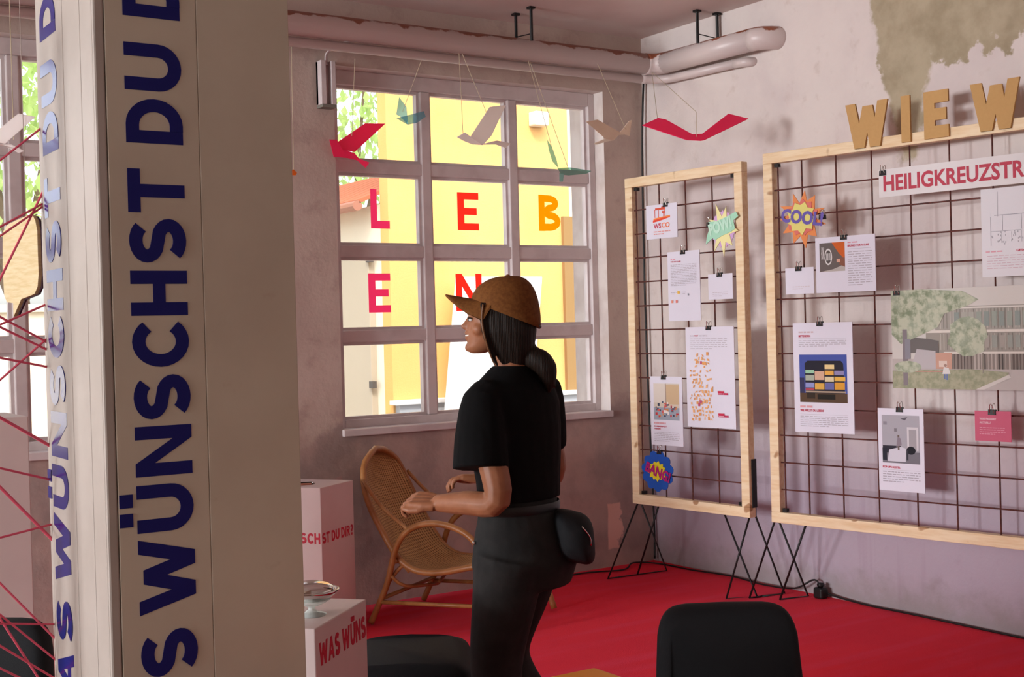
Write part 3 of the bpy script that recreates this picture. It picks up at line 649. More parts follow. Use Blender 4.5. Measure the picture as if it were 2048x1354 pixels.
burst('comic_burst', 'orange comic star with purple letters reading COOL on the wide panel', BP, .245, 2.02, [(star(11, .15, .088, .95, .98, .15, .13, 9), 'e08a52'), (star(11, .098, .08, 1.0, .98, .1, .06, 5), 'd4726a'), (star(9, .088, .066, 1.05, .95, .3, .08, 3), 'ddd27a')], ('COOL!', -.125, -.012, .255, .072, -9, '6a5aa8'))
clip(BP, .365, 2.018, 'binder clip beside the orange COOL star')

# wide panel
s = Sheet('brunch_sheet', 'landscape white sheet with a photo of a round sign on orange', 'sheet', BP, .320, .663, 1.632, 1.911, WHITE)
s.begin(); s.R(.07, .38, .5, .9, '6b625f'); s.P([(.28, .9), (.5, .9), (.5, .58), (.4, .7)], 'c9622e'); s.P([(.07, .38), (.5, .38), (.5, .5), (.3, .42)], 'b8b0aa'); s.P([(.4, .5), (.5, .45), (.5, .62), (.42, .62)], '8a5a48')
s.P([(.22 + .065 * math.cos(t * .4), .645 + .15 * math.sin(t * .4)) for t in range(16)], 'd8d4d2'); s.P([(.22 + .05 * math.cos(t * .4), .645 + .12 * math.sin(t * .4)) for t in range(16)], '5a5452')
for i in range(4): s.R(.185 + i * .02, .58, .195 + i * .02, .71, 'd8d4d2')
s.T('HOME', .1, .6, .15, .83, 'cfcac8', .02); s.R(.36, .54, .42, .6, 'd2a08a'); s.end('photo')
s.begin(); s.T('BRUNCH FOR FUTURE', .55, .8, .9, .84, RED, .02); s.lines(.55, .86, .88, .9, 1, PINK, .5); s.R(.55, .76, .93, .765, GREY); s.lines(.55, .1, .95, .73, 15); s.end('printed_text')
clip(BP, .487, 1.907, 'binder clip on top of the landscape orange photo sheet')
s = Sheet('small_card', 'small white card at the left post of the wide panel', 'card', BP, .133, .306, 1.632, 1.767, WHITE)
s.begin(); s.lines(.25, .16, .85, .32, 2, 'd0c4c8'); s.end('printed_text')
clip(BP, .215, 1.764, 'binder clip on the small white card of the wide panel')
s = Sheet('building_sheet', 'tall white sheet with a dusk photo of a house with glowing coloured windows', 'sheet', BP, .171, .523, .921, 1.482, WHITE)
s.begin(); s.R(.1, .275, .9, .71, '4a58a0'); s.R(.1, .275, .9, .36, '5a4636'); s.P([(.2, .36), (.86, .36), (.84, .63), (.8, .655), (.24, .655), (.19, .63)], '2c2a34')
for x0, z0, x1, z1, c_ in ((.2, .54, .35, .57, '9cc8a8'), (.2, .475, .35, .525, 'a8b0a0'), (.2, .41, .35, .455, '8f96c8'), (.36, .48, .52, .56, 'd0a890'), (.36, .395, .52, .45, 'd8a850'), (.53, .58, .69, .62, 'e2c890'), (.53, .525, .68, .565, 'e0a850'), (.53, .465, .68, .51, 'd8c8a0'), (.53, .395, .68, .455, '6a6aa0'), (.69, .525, .85, .565, '9088b0'), (.69, .47, .87, .51, 'e0b050'), (.69, .395, .86, .46, 'd89a3a'), (.2, .385, .35, .405, 'b04a5a'), (.2, .365, .88, .38, 'a89480')): s.R(x0, z0, x1, z1, c_)
s.R(.22, .31, .36, .36, '3a3028'); s.R(.4, .305, .7, .35, '2a2622'); s.R(.1, .36, .18, .5, '3a3a5a'); s.end('photo')
s.begin(); s.lines(.1, .9, .52, .93, 1, 'cdb8be', .5); s.T('MITTENDRIN', .1, .87, .3, .89, RED, .02); s.R(.1, .855, .9, .857, GREY); s.lines(.1, .78, .9, .845, 4, 'b0a8b0'); s.lines(.1, .22, .45, .25, 1, 'd8a0a4', .6); s.T('WIE WILLST DU LEBEN?', .1, .19, .5, .212, RED, .02); s.R(.1, .165, .9, .167, GREY); s.lines(.1, .05, .9, .155, 6, 'b0a8b0'); s.end('printed_text')
clip(BP, .335, 1.478, 'binder clip on top of the glowing house sheet')
s = Sheet('street_banner', 'long white banner with red capitals reading HEILIGKREUZSTR', 'banner', BP, .692, 1.52, 2.083, 2.218, flat('dcd6d6', .65, .2))
s.begin(); s.T('HEILIGKREUZSTR', .03, .2, .885, .78, 'b84858', .028); s.end('banner_lettering')
clip(BP, .715, 2.203, 'binder clip at the left end of the red lettered banner')
s = Sheet('plan_sheet', 'white sheet with a grey floor plan below the red lettered banner', 'sheet', BP, 1.214, 1.53, 1.671, 2.072, flat('d8d4d8', .65, .2))
s.begin()
for x0, z0, x1, z1 in ((.25, .68, .256, .96), (.78, .66, .786, .96), (.2, .69, .95, .696), (.14, .35, .146, .68), (.32, .52, .326, .69), (.6, .52, .606, .69), (.94, .35, .946, .69), (.14, .51, .6, .514), (.3, .38, .304, .5), (.45, .38, .454, .5), (.6, .38, .604, .51), (.75, .38, .754, .5)): s.R(x0, z0, x1, z1, '8f8c94')
for i in range(40): x = rm.uniform(.14, .92); z = rm.uniform(.35, .5); s.R(x, z, x + .012, z + .02, 'a8a4aa')
s.end('floor_plan')
s.begin(); s.lines(.06, .27, .5, .3, 1, 'd8a0aa', .5); s.T('GESAMTES HAUS', .52, .275, .95, .298, RED, .02); s.lines(.08, .08, .95, .25, 6, 'c8a0aa', .18); s.end('printed_text')
# printed architectural view: soft procedural foliage over drawn storeys
m = M('printed_trees', .6, .2); n = m.noise(26, 6); n2 = m.noise(7, 4)
m.col(m.mix(n.step(.4, .62), 'b9bca6', m.mix(n2.step(.4, .6), '7f8b70', '99a18c'))); MAT_PTREE = m.m
m = M('printed_lawn', .6, .2); n = m.noise(40, 5); m.col(m.mix(n.step(.35, .65), '8f9378', 'a9a58c')); MAT_PLAWN = m.m
s = Sheet('architecture_print', 'large landscape print of a terraced building behind trees', 'poster', BP, .744, 1.56, 1.156, 1.628, flat('c9c2be', .6, .2))
s.begin(); s.R(0, .3, 1, 1, 'ccc6c0'); s.P([(0, 0), (1, 0), (1, .3), (0, .3)], 'b7aca8')
for x0, z0, x1, z1, c_ in ((.28, .56, 1, .82, 'a29d95'), (.22, .36, 1, .56, '9c958c'), (.3, .2, 1, .36, '8d837c'), (.27, .795, .95, .81, 'd4cec6'), (.18, .56, 1, .585, 'd8d0c6'), (.33, .35, 1, .37, 'd8d0c6')): s.R(x0, z0, x1, z1, c_)
for i in range(34):
    x = .31 + i * .0205; s.R(x, .2, x + rm.uniform(.004, .012), .35, rm.choice(['6a5f5a', 'b5aaa2', '58524e'])); s.R(x, .6, x + .006, .79, rm.choice(['b8b2a8', '8a857c'])); s.R(x, .39, x + .005, .55, rm.choice(['b2aca2', '857f78']))
for i in range(12): x = .4 + i * .045; s.R(x, .62, x + .03, .76, rm.choice(['9aa096', '8e9690', 'aaa79e'])); s.R(x, .41, x + .03, .53, rm.choice(['9a9c94', 'a49c94']))
s.P([(.1, .36), (.3, .36), (.3, .48), (.24, .5), (.12, .52)], '6f6a68'); s.P([(.12, .2), (.28, .2), (.28, .38), (.16, .4)], 'b7b0b2'); s.R(.28, .2, .38, .36, 'c49a88'); s.R(.3, .22, .35, .28, 'd8c4b8')
s.P([(0, 0), (.52, 0), (.7, .1), (.72, .17), (.5, .2), (0, .18)], MAT_PLAWN); s.P([(.55, 0), (1, 0), (1, .2), (.74, .2), (.72, .1)], 'b9b0ac'); s.P([(.52, 0), (.57, 0), (.73, .12), (.72, .15)], 'cfc8c2')
s.R(.05, .17, .35, .177, 'c2807a')
s.P([(0, .55), (.06, .45), (.16, .52), (.3, .62), (.34, .75), (.48, .82), (.55, .88), (.45, .97), (.2, 1), (0, 1)], MAT_PTREE); s.R(.07, .03, .1, .6, '857c80'); s.R(.085, .3, .12, .5, '8a8890')
s.P([(.48 + .12 * math.cos(t * .5) * (1 + .15 * math.sin(t * 3)), .52 + .2 * math.sin(t * .5)) for t in range(13)], MAT_PTREE); s.R(.565, .16, .572, .36, '8f887e'); s.P([(.1 + .09 * math.cos(t * .5), .22 + .06 * math.sin(t * .5)) for t in range(13)], MAT_PTREE)
for x, z, c_ in ((.33, .1, '6a7aa8'), (.865, .12, '3a3636')): s.R(x, z, x + .008, z + .06, c_); s.R(x + .014, z - .01, x + .022, z + .06, c_); s.P([(x - .01, z + .05), (x + .04, z + .05), (x + .03, z + .11), (x, z + .12)], 'd8d4d0'); s.P([(x + .01 + .01 * math.cos(t), z + .135 + .016 * math.sin(t)) for t in range(6)], 'a08478')
s.end('printed_view')
clip(BP, .775, 1.618, 'binder clip on the corner of the large architecture print')
s = Sheet('hotel_sheet', 'tall white sheet with a grey photo of a bright living room', 'sheet', BP, .655, .900, .656, 1.057, WHITE)
s.begin(); s.R(.09, .34, .91, .92, 'a9a6ae'); s.R(.09, .34, .91, .48, '77747c'); s.R(.64, .5, .88, .78, 'cfcace'); s.R(.68, .5, .84, .75, 'a39ea2'); s.R(.1, .46, .5, .55, '34333c'); s.P([(.2, .36), (.6, .36), (.62, .52), (.5, .54), (.24, .5)], 'cfccd6'); s.R(.09, .37, .19, .52, '2e2f38'); s.P([(.72 + .1 * math.cos(t * .5), .5 + .05 * math.sin(t * .5)) for t in range(13)], '26262c'); s.R(.62, .38, .66, .5, '3a3a42')
s.R(.43, .5, .47, .68, '6f6058'); s.P([(.4, .54), (.52, .56), (.5, .64), (.43, .66)], '8a7f88'); s.R(.12, .8, .2, .84, '8a878f'); s.R(.36, .72, .42, .76, '7f7a80'); s.P([(.5, .88), (.66, .9), (.6, .86)], '5f5c64'); s.end('photo')
s.begin(); s.T('POP-UP-HOSTEL', .09, .275, .48, .3, RED, .03); s.R(.09, .255, .91, .258, GREY); s.lines(.09, .1, .91, .245, 5, 'a8a0aa'); s.end('printed_text')
clip(BP, .775, 1.054, 'binder clip on top of the grey living room sheet')
s = Sheet('pink_card', 'small pink card with white writing on the wide panel', 'card', BP, 1.160, 1.334, .921, 1.059, flat('c9607a', .6, .2))
s.begin(); s.T('WAS PASSIERT', .13, .7, .6, .77, 'ecd0d8', .02); s.T('AKTUELL?', .13, .58, .45, .65, 'ecd0d8', .02); s.lines(.13, .2, .85, .48, 4, 'dfa0b0'); s.end('printed_text')
clip(BP, 1.245, 1.056, 'binder clip on top of the small pink card')

# cardboard letters standing on the top beam of the wide panel
for ch, lab, a, b in (('W', 'cardboard letter W leftmost on the wide panel top beam', .517, .752), ('I', 'cardboard letter I on the wide panel top beam', .822, .870), ('E', 'cardboard letter E on the wide panel top beam', .942, 1.067), ('W', 'cardboard letter W at the right edge, after the letter E', 1.176, 1.412)):
    mb = MB(); letter(mb, ch, (0, 0, 0), (1, 0, 0), (0, 0, 1), b - a, .222, .012, t=.29 if ch != 'I' else .22)
    o = tag(mb.build('cardboard_letter', MAT_CARD), lab, 'letter', 'cardboard letters on the panel'); o.matrix_basis = BP.matrix_basis @ Matrix.Translation((a, -.027, 2.335))
    q = MB(); 
# letters stuck on the window panes
def film(ch, wd, ht, t, N=140):
    q, w_ = glyph(ch, t); mb = MB()
    for i in range(N):
        y = (i + .5) / N; runs = []
        for poly in q:
            xs = []
            for a, b in zip(poly, poly[1:] + poly[:1]):
                if (a[1] > y) != (b[1] > y): xs.append(a[0] + (b[0] - a[0]) * (y - a[1]) / (b[1] - a[1]))
            xs.sort(); runs += [[xs[k], xs[k + 1]] for k in range(0, len(xs) - 1, 2)]
        runs.sort(); out = []
        for r in runs:
            if out and r[0] <= out[-1][1] + 1e-4: out[-1][1] = max(out[-1][1], r[1])
            else: out.append(r)
        for a, b in out: mb.face([(a / w_ * wd, 0, i / N * ht), (b / w_ * wd, 0, i / N * ht), (b / w_ * wd, 0, (i + 1) / N * ht), (a / w_ * wd, 0, (i + 1) / N * ht)])
    return mb
MR = M('film_raspberry', .5, .3).col('c8204e').translucent(.85, 'f03468').m; MR2 = M('film_red', .5, .3).col('d8201e').translucent(.85, 'ff3224').m; MO = M('film_orange', .5, .3).col('ef8f00').translucent(.85, 'ffa400').m
for ch, lab, mt, x0, z0, x1, z1 in (('L', 'raspberry red letter L stuck on a window pane', MR, 3.355, 2.076, 3.475, 2.299), ('E', 'bright red letter E on the window pane between L and B', MR2, 3.925, 2.078, 4.072, 2.301), ('B', 'orange letter B stuck on a window pane', MO, 4.505, 2.084, 4.668, 2.307), ('E', 'raspberry red letter E on the window pane below the L', MR, 3.328, 1.603, 3.468, 1.824), ('N', 'bright red letter N on the window pane above the cap', MR2, 3.9, 1.603, 4.08, 1.822)):
    mb = film(ch, x1 - x0, z1 - z0, .21)
    o = tag(mb.build('window_letter', mt), lab, 'letter', 'letters on the window panes'); o.location = (x0, 6.4835, z0)

# ------------------------------------------------------------------ hanging birds
def acryl(name, c, tr, cl=None):
    m = M(name, .15, .5).col(c)
    return (m.clear(cl, c) if cl else m.translucent(tr, c)).m
A_PINK = acryl('acrylic_pink', 'ff4a86', .6); A_GREEN = acryl('acrylic_mint', 'b6dcd2', 0, .68); A_BLUE = acryl('acrylic_blue', 'b8dfe8', 0, .7)
A_WHITE = M('paper_white', .7, .2).col('ece4e4').translucent(.72, 'faf4f2').m; A_CREAM = M('paper_cream', .7, .2).col('e8dccf').translucent(.65, 'f6ece0').m; A_ORANGE = acryl('acrylic_orange', 'f39a00', .5)
def bird(label, mat, parts, threads, th=.003):
    c0 = Vector(parts[0][1][0]); r = tag(empty('hanging_bird', c0), label, 'bird', 'birds hanging from the pipes')
    for nm, pts in parts:
        P = [Vector(p) for p in pts]; n = sum(((P[i] - P[0]).cross(P[i + 1] - P[0]) for i in range(1, len(P) - 1)), Vector()).normalized()
        c_ = sum(P, Vector()) / len(P); P = [p - n * (p - c_).dot(n) * .7 for p in P]
        MB().prism(P, n * th).build(nm, mat, r, True)
    for a, b in threads: MB().tube([a, b], .0016, 5).build('thread', flat('b9a98f', .7, .2), r, True)
bird('raspberry pink acrylic bird at the upper left of the window', A_PINK, [('wing', [(3.077, 6.299, 2.523), (3.249, 6.316, 2.635), (3.379, 6.322, 2.643), (3.178, 6.312, 2.474), (3.1, 6.305, 2.482)]), ('body', [(3.014, 6.276, 2.527), (3.057, 6.277, 2.529), (3.101, 6.297, 2.482), (3.17, 6.296, 2.467), (3.211, 6.31, 2.432), (3.2, 6.31, 2.428), (3.135, 6.31, 2.439), (3.052, 6.31, 2.442)]), ('tail', [(3.205, 6.305, 2.438), (3.262, 6.3, 2.42), (3.242, 6.31, 2.391), (3.19, 6.305, 2.43)])], [((3.15, 6.22, 2.96), (3.16, 6.302, 2.56))])
bird('clear blue acrylic bird before the upper left panes', A_BLUE, [('wing', [(3.489, 6.40, 2.713), (3.5, 6.38, 2.808), (3.516, 6.33, 2.746), (3.516, 6.318, 2.645), (3.502, 6.37, 2.695)]), ('wing', [(3.43, 6.289, 2.67), (3.626, 6.324, 2.728), (3.65, 6.347, 2.703), (3.593, 6.35, 2.665), (3.525, 6.336, 2.648)])], [((3.49, 6.1, 2.96), (3.5, 6.345, 2.72))])
bird('white paper bird with raised wing before the middle of the window', A_WHITE, [('wing', [(3.609, 5.809, 2.511), (3.763, 5.85, 2.689), (3.889, 5.883, 2.713), (3.773, 5.855, 2.537), (3.703, 5.836, 2.478)]), ('body', [(3.579, 5.896, 2.521), (3.601, 5.85, 2.54), (3.649, 5.856, 2.515), (3.719, 5.861, 2.482), (3.668, 5.888, 2.487), (3.617, 5.896, 2.505)]), ('tail', [(3.700, 5.855, 2.482), (3.8, 5.845, 2.508), (3.899, 5.864, 2.502), (3.883, 5.885, 2.479), (3.8, 5.863, 2.491)])], [((3.72, 6.05, 3.01), (3.736, 5.84, 2.65)), ((3.70, 6.05, 3.01), (3.602, 5.87, 2.53))])
bird('pale mint acrylic bird before the right window panes', A_GREEN, [('wing', [(4.009, 5.673, 2.502), (4.059, 5.697, 2.465), (4.121, 5.745, 2.406), (4.156, 5.779, 2.368), (4.104, 5.763, 2.402), (4.049, 5.717, 2.457)]), ('wing', [(4.148, 5.775, 2.367), (4.246, 5.794, 2.378), (4.435, 5.848, 2.373), (4.4, 5.852, 2.357), (4.259, 5.83, 2.339), (4.198, 5.813, 2.339)]), ('head', [(4.179, 5.803, 2.345), (4.205, 5.798, 2.343), (4.222, 5.831, 2.302), (4.205, 5.842, 2.303)])], [((4.16, 6.05, 3.01), (4.06, 5.70, 2.46)), ((4.17, 6.05, 3.01), (4.24, 5.80, 2.37))])
bird('cream paper bird right of the window frame', A_CREAM, [('wing', [(4.113, 5.459, 2.573), (4.184, 5.451, 2.588), (4.392, 5.518, 2.541), (4.369, 5.553, 2.503), (4.308, 5.545, 2.506)]), ('tail', [(4.385, 5.53, 2.53), (4.43, 5.493, 2.603), (4.449, 5.494, 2.61), (4.493, 5.567, 2.535), (4.441, 5.549, 2.539)]), ('beak', [(4.296, 5.634, 2.493), (4.322, 5.563, 2.512), (4.367, 5.55, 2.503), (4.34, 5.587, 2.498), (4.311, 5.638, 2.488)])], [((4.60, 5.98, 3.02), (4.42, 5.51, 2.56))])
bird('hot pink acrylic gull with spread wings near the right wall', A_PINK, [('wing', [(4.372, 5.309, 2.552), (4.481, 5.307, 2.597), (4.506, 5.274, 2.585), (4.541, 5.108, 2.486), (4.487, 5.091, 2.452)]), ('body', [(4.487, 5.091, 2.452), (4.541, 5.108, 2.486), (4.587, 5.082, 2.487), (4.543, 5.048, 2.446)]), ('wing', [(4.587, 5.082, 2.487), (4.817, 5.125, 2.615), (4.877, 5.038, 2.58), (4.563, 5.041, 2.449), (4.543, 5.048, 2.446)])], [((5.05, 6.03, 3.02), (4.47, 5.30, 2.58)), ((4.551, 5.085, 2.60), (4.545, 5.08, 2.465)), ((5.05, 6.03, 3.02), (4.551, 5.085, 2.60))], .004)
bird('white paper bird left of the column', A_WHITE, [('wing', [(0.989, 4.706, 2.219), (1.093, 4.81, 2.31), (1.169, 4.882, 2.314), (1.03, 4.751, 2.191), (0.988, 4.706, 2.189)]), ('tail', [(1.01, 4.80, 2.194), (1.077, 4.86, 2.205), (1.143, 4.94, 2.195), (1.107, 4.928, 2.187), (1.04, 4.80, 2.192)])], [((1.08, 4.84, H), (1.08, 4.84, 2.22))])
bird('tiny orange bird right beside the column', A_ORANGE, [('body', [(2.698, 6.09, 2.324), (2.728, 6.104, 2.333), (2.765, 6.151, 2.325), (2.764, 6.166, 2.314), (2.729, 6.139, 2.309)]), ('tail', [(2.70, 6.095, 2.324), (2.66, 6.07, 2.335), (2.67, 6.08, 2.31)])], [((2.73, 6.1, 2.965), (2.732, 6.12, 2.325))])
# ------------------------------------------------------------------ plinths
def plinth(label, pts, h):
    P = [Vector((x, y, 0)) for x, y in pts]; c_ = sum(P, Vector()) / 4
    r = tag(empty('plinth', c_), label, 'plinth', 'white plinths')
    MB().prism(P, (0, 0, h)).build('body', MAT_PLINTH, r, True, bevel=.003); return r
def along(r, txt, a, b, z, ht, x0, x1):
    """letters along the plinth edge a -> b, fitted between the offsets x0 and x1"""
    a, b = Vector((*a, z)), Vector((*b, z)); ex = (b - a).normalized()
    adv = [(.32 if ch == ' ' else glyph(ch)[1] + .13) for ch in txt]; k = (x1 - x0) / (sum(adv) - .13); x = x0
    for ch, d_ in zip(txt, adv):
        if ch != ' ':
            mb = MB(); letter(mb, ch, a + ex * x, ex, (0, 0, 1), (d_ - .13) * k, ht, .0008, t=.23); mb.build('letter', MAT_PINKTEXT, r, True)
        x += d_ * k
# front plinth: right face runs from (1.364,3.003) to (1.63,3.242)
pf = plinth('low white plinth with red lettering in front of the rattan chair, silver bowl on top', [(1.364, 3.003), (1.63, 3.242), (1.391, 3.508), (1.125, 3.269)], .75)
along(pf, 'WAS WÜNS', (1.364, 3.003), (1.63, 3.242), .648, .06, .022, .345)
along(pf, 'CHST DU DIR', (1.63, 3.242), (1.391, 3.508), .648, .06, .012, .335)
pb = plinth('white plinth with red lettering against the wall beside the rattan chair', [(2.638, 5.702), (2.903, 5.884), (2.721, 6.149), (2.456, 5.967)], .75)
along(pb, 'ST DU DIR?', (2.638, 5.702), (2.903, 5.884), .478, .052, .006, .308)
along(pb, 'WÜNSCH', (2.456, 5.967), (2.638, 5.702), .478, .052, .06, .314)
pl_ = plinth('tall white plinth left of the column below the window', [(.78, 5.2), (1.183, 5.2), (1.183, 5.6), (.78, 5.6)], 1.205)
# things on the plinths
ex = Vector((.824, .566, 0))
def stick(name, label, cat, a, b, r_, z, mat, tip):
    o = tag(empty(name, (*a, z)), label, cat); a, b = Vector((*a, z)), Vector((*b, z)); d = (b - a).normalized()
    MB().tube([a, b], r_, 8).build('barrel', mat, o, True, smooth=True)
    MB().tube([b, b + d * .018], [r_, r_ * .25], 8).build('tip', tip, o, True, smooth=True)
stick('pen', 'thin black pen lying on the plinth beside the rattan chair', 'pen', (2.52, 5.95), (2.68, 5.89), .0055, .7558, MAT_BLACK, MAT_STEEL)
stick('pencil', 'orange pencil lying next to the black pen on the plinth', 'pencil', (2.51, 5.915), (2.66, 5.85), .0048, .755, flat('d08a70', .5, .3), flat('2a2422'))
bo = tag(empty('footed_bowl', (1.425, 3.155, .75)), 'shiny silver bowl on a clear glass foot standing on the low plinth', 'bowl')
MB().lathe([(.055, 0), (.058, .004), (.03, .01), (.014, .02), (.014, .028), (.05, .04), (.075, .052)], n=28).build('glass_foot', M('bowl_glass', .05, .5).col('e8ece8').clear(.6, 'f0f4f0').m, bo, smooth=True)
MB().lathe([(.02, .046), (.07, .054), (.105, .078), (.112, .086), (.104, .088), (.07, .066), (.01, .058)], n=32).build('dish', MAT_STEEL, bo, smooth=True)
MB().ellipsoid((0, 0, .082), (.095, .095, .032), 24, 8).build('cover', MAT_STEEL, bo, smooth=True)

bo.scale = (.68, .68, .8)

# ------------------------------------------------------------------ rattan armchair
rc = tag(empty('rattan_armchair', (2.991, 5.9, 0), math.atan2(-.839, .544)), 'brown rattan armchair with a woven shell seat under the window', 'armchair')
# local x = forward, y = across (0 near side .. .58 far side), z up
prof = [(-.098, .875), (-.088, .82), (-.07, .75), (-.045, .67), (-.005, .58), (.045, .49), (.1, .40), (.16, .325), (.24, .282), (.34, .275), (.45, .292), (.55, .315), (.62, .318), (.655, .29)]
def shell_pt(i, k):
    x, z = prof[i]; t = i / (len(prof) - 1)
    hw = .245 * min(1, (max(0, i) / 2.2 + .02) ** .5 if i < 3 else 1) * (1 - .10 * max(0, t - .6) / .4)
    hw = .245 * [.12, .62, .84, .95, 1, 1, 1, 1, 1, 1, 1, .99, .97, .94][i]
    v = -1 + 2 * k / 12; cup = .05 * (1 - v * v)
    nx, nz = (-1, -.2) if t < .5 else (-.2, -1)
    return Vector((x + nx * cup * (1 if t < .62 else .3), .29 + v * hw, z + (nz * cup * (.3 if t < .5 else .55))))
import itertools
def catmull(pts, n):
    out = []
    for i in range(len(pts) - 1):
        a, b, c_, d_ = pts[max(0, i - 1)], pts[i], pts[i + 1], pts[min(len(pts) - 1, i + 2)]
        for j in range(n):
            t = j / n; out.append(.5 * ((2 * b) + (c_ - a) * t + (2 * a - 5 * b + 4 * c_ - d_) * t * t + (3 * b - a - 3 * c_ + d_) * t ** 3))
    return out + [pts[-1]]
cols_ = [catmull([shell_pt(i, k) for i in range(len(prof))], 4) for k in range(13)]
me = bpy.data.meshes.new('woven_shell'); nv = len(cols_[0]); V = [tuple(p) for c_ in cols_ for p in c_]
Fs = [(k * nv + i, (k + 1) * nv + i, (k + 1) * nv + i + 1, k * nv + i + 1) for k in range(12) for i in range(nv - 1)]
me.from_pydata(V, [], Fs); me.materials.append(MAT_WEAVE); uvl = me.uv_layers.new(name='UVMap')
for p in me.polygons:
    for li in p.loop_indices:
        vi = me.loops[li].vertex_index; uvl.data[li].uv = ((vi // nv) / 12 * .5, (vi % nv) / (nv - 1) * 1.2)
me.polygons.foreach_set('use_smooth', [True] * len(me.polygons))
o = bpy.data.objects.new('woven_shell', me); COL.objects.link(o); o.parent = rc
q = o.modifiers.new('thickness', 'SOLIDIFY'); q.thickness = .014
edge = cols_[0][::-1] + cols_[12]
MB().tube(edge[::2], .017, 8, closed=True).build('rim', MAT_POLE, rc, smooth=True)
MB().tube([p + Vector((-.012, .02 if k < 6 else -.02, -.0)) for k, p in enumerate([cols_[0][i] for i in (26, 22, 18, 14, 10, 7)])], .008, 6, smooth=3).build('binding', MAT_POLE, rc, smooth=True)
hoop = [(0, 0), (.05, .11), (.103, .223), (.157, .40), (.226, .489), (.34, .531), (.478, .517), (.586, .459), (.66, .34), (.72, .18), (.775, 0)]
for y in (0, .58):
    MB().tube([(a, y, b + .012 * (b < .001)) for a, b in hoop], [.017] + [.0165] * 9 + [.017], 8, smooth=5).build('arm_hoop', MAT_POLE, rc, smooth=True)
    MB().tube([(.055, y, .121), (.735, y, .133)], .011, 8).build('stretcher', MAT_POLE, rc, smooth=True)
    yy = .05 if y == 0 else .53
    MB().tube([(-.055, yy, .73), (.07, (y + yy) / 2, .60), (.235, y, .492)], .010, 8, smooth=4).build('arm_brace', MAT_POLE, rc, smooth=True)
    MB().tube([(.10, y, .215), (.16, yy, .30), (.2, yy + (.01 if y == 0 else -.01), .27)], .011, 8, smooth=3).build('seat_brace', MAT_POLE, rc, smooth=True)
    MB().tube([(.66, y, .34), (.6, yy, .305)], .011, 8).build('seat_brace', MAT_POLE, rc, smooth=True)
    MB().tube([(.12, y, .26), (.18, yy, .2), (.24, .29, .17), ], .009, 8, smooth=3).build('cross_brace', MAT_POLE, rc, smooth=True)
MB().tube([(.07, 0, .14), (.07, .58, .14)], .011, 8).build('stretcher', MAT_POLE, rc, smooth=True)
MB().tube([(.73, 0, .15), (.73, .58, .15)], .011, 8).build('stretcher', MAT_POLE, rc, smooth=True)
MB().tube([(.14, .0, .33), (.12, .29, .30), (.14, .58, .33)], .011, 8, smooth=4).build('back_rail', MAT_POLE, rc, smooth=True)

# ------------------------------------------------------------------ black padded chairs and the orange table
IR = Vector((math.cos(YAW), -math.sin(YAW), 0)); IF = Vector((math.sin(YAW), math.cos(YAW), 0))
def pad(w_, h_, th, top, r_, mat_n=20):
    """rounded cushion standing in the xz plane; sides spread below the top"""
    rr = []
    for i in range(9):
        t = i / 8; y = -th / 2 + th * t; k = math.sin(math.pi * min(1, max(0, t))) ** .35 if 0 < t < 1 else 0
        ins = r_ * (1 - k); ring = []
        for j in range(40):
            a = 2 * math.pi * j / 40; cx, cz = math.cos(a), math.sin(a); e_ = .28
            x = math.copysign(abs(cx) ** e_, cx) * (w_ / 2 - ins); z = math.copysign(abs(cz) ** e_, cz) * (h_ / 2 - ins)
            x *= 1 - (1 - top) * max(0, z / (h_ / 2)) ** 2.2
            ring.append((x, y + .05 * (x / (w_ / 2)) ** 2 * -.35 + .035 * max(0, z / (h_ / 2)) ** 2, z))
        rr.append(ring)
    return MB().rings(rr)
def chair(label, cx, cy, rz, ztop, w_=.375):
    """seat towards local -y"""
    c = tag(empty('padded_chair', (cx, cy, 0), rz), label, 'chair', 'black padded chairs')
    mb = pad(w_, .36, .085, .88, .03); mb.v = [v + Vector((0, .0, ztop - .18)) for v in mb.v]; mb.build('backrest', MAT_BLACKFAB, c, smooth=True)
    mb = pad(w_ + .04, .42, .07, .96, .025); mb.v = [Vector((v.x, v.z - .24, v.y + .43)) for v in mb.v]; mb.build('seat', MAT_BLACKFAB, c, smooth=True)
    for sx in (-1, 1):
        MB().tube([(sx * (w_ / 2 - .03), .0, 0), (sx * (w_ / 2 - .03), .015, .4), (sx * (w_ / 2 - .03), .02, ztop - .3)], .011, 8).build('leg', MAT_BLACK, c, smooth=True)
        MB().tube([(sx * (w_ / 2 - .02), -.42, 0), (sx * (w_ / 2 - .02), -.41, .4)], .011, 8).build('leg', MAT_BLACK, c, smooth=True)
        MB().tube([(sx * (w_ / 2 - .02), -.41, .39), (sx * (w_ / 2 - .03), .015, .39)], .009, 8).build('seat_rail', MAT_BLACK, c, smooth=True)
    return c
chair('black padded chair standing alone before the wide panel', 2.258, 2.456, -YAW, .775, .372)
pc = IR * -.362 + IF * 4.17
pf_ = tag(empty('padded_stool', (pc.x, pc.y, 0), -YAW + rad(2)), 'low black padded stool between the low plinth and the person', 'stool')
mb = pad(.43, .40, .17, .97, .05); mb.v = [Vector((v.x, v.z, v.y + .375)) for v in mb.v]; mb.build('seat', MAT_BLACKFAB, pf_, smooth=True)
for sx in (-.16, .16):
    for sy in (-.15, .15): MB().tube([(sx * 1.05, sy * 1.05, 0), (sx, sy, .31)], .013, 8).build('leg', MAT_BLACK, pf_, smooth=True)
chair('black padded chair behind the red strings left of the column', .811 - .834 * .2, 3.376 + .551 * .2, -YAW - rad(3), .792, .42)
tb = tag(empty('orange_table', (1.33, 1.87, 0)), 'table with a bright orange top at the bottom edge', 'table')
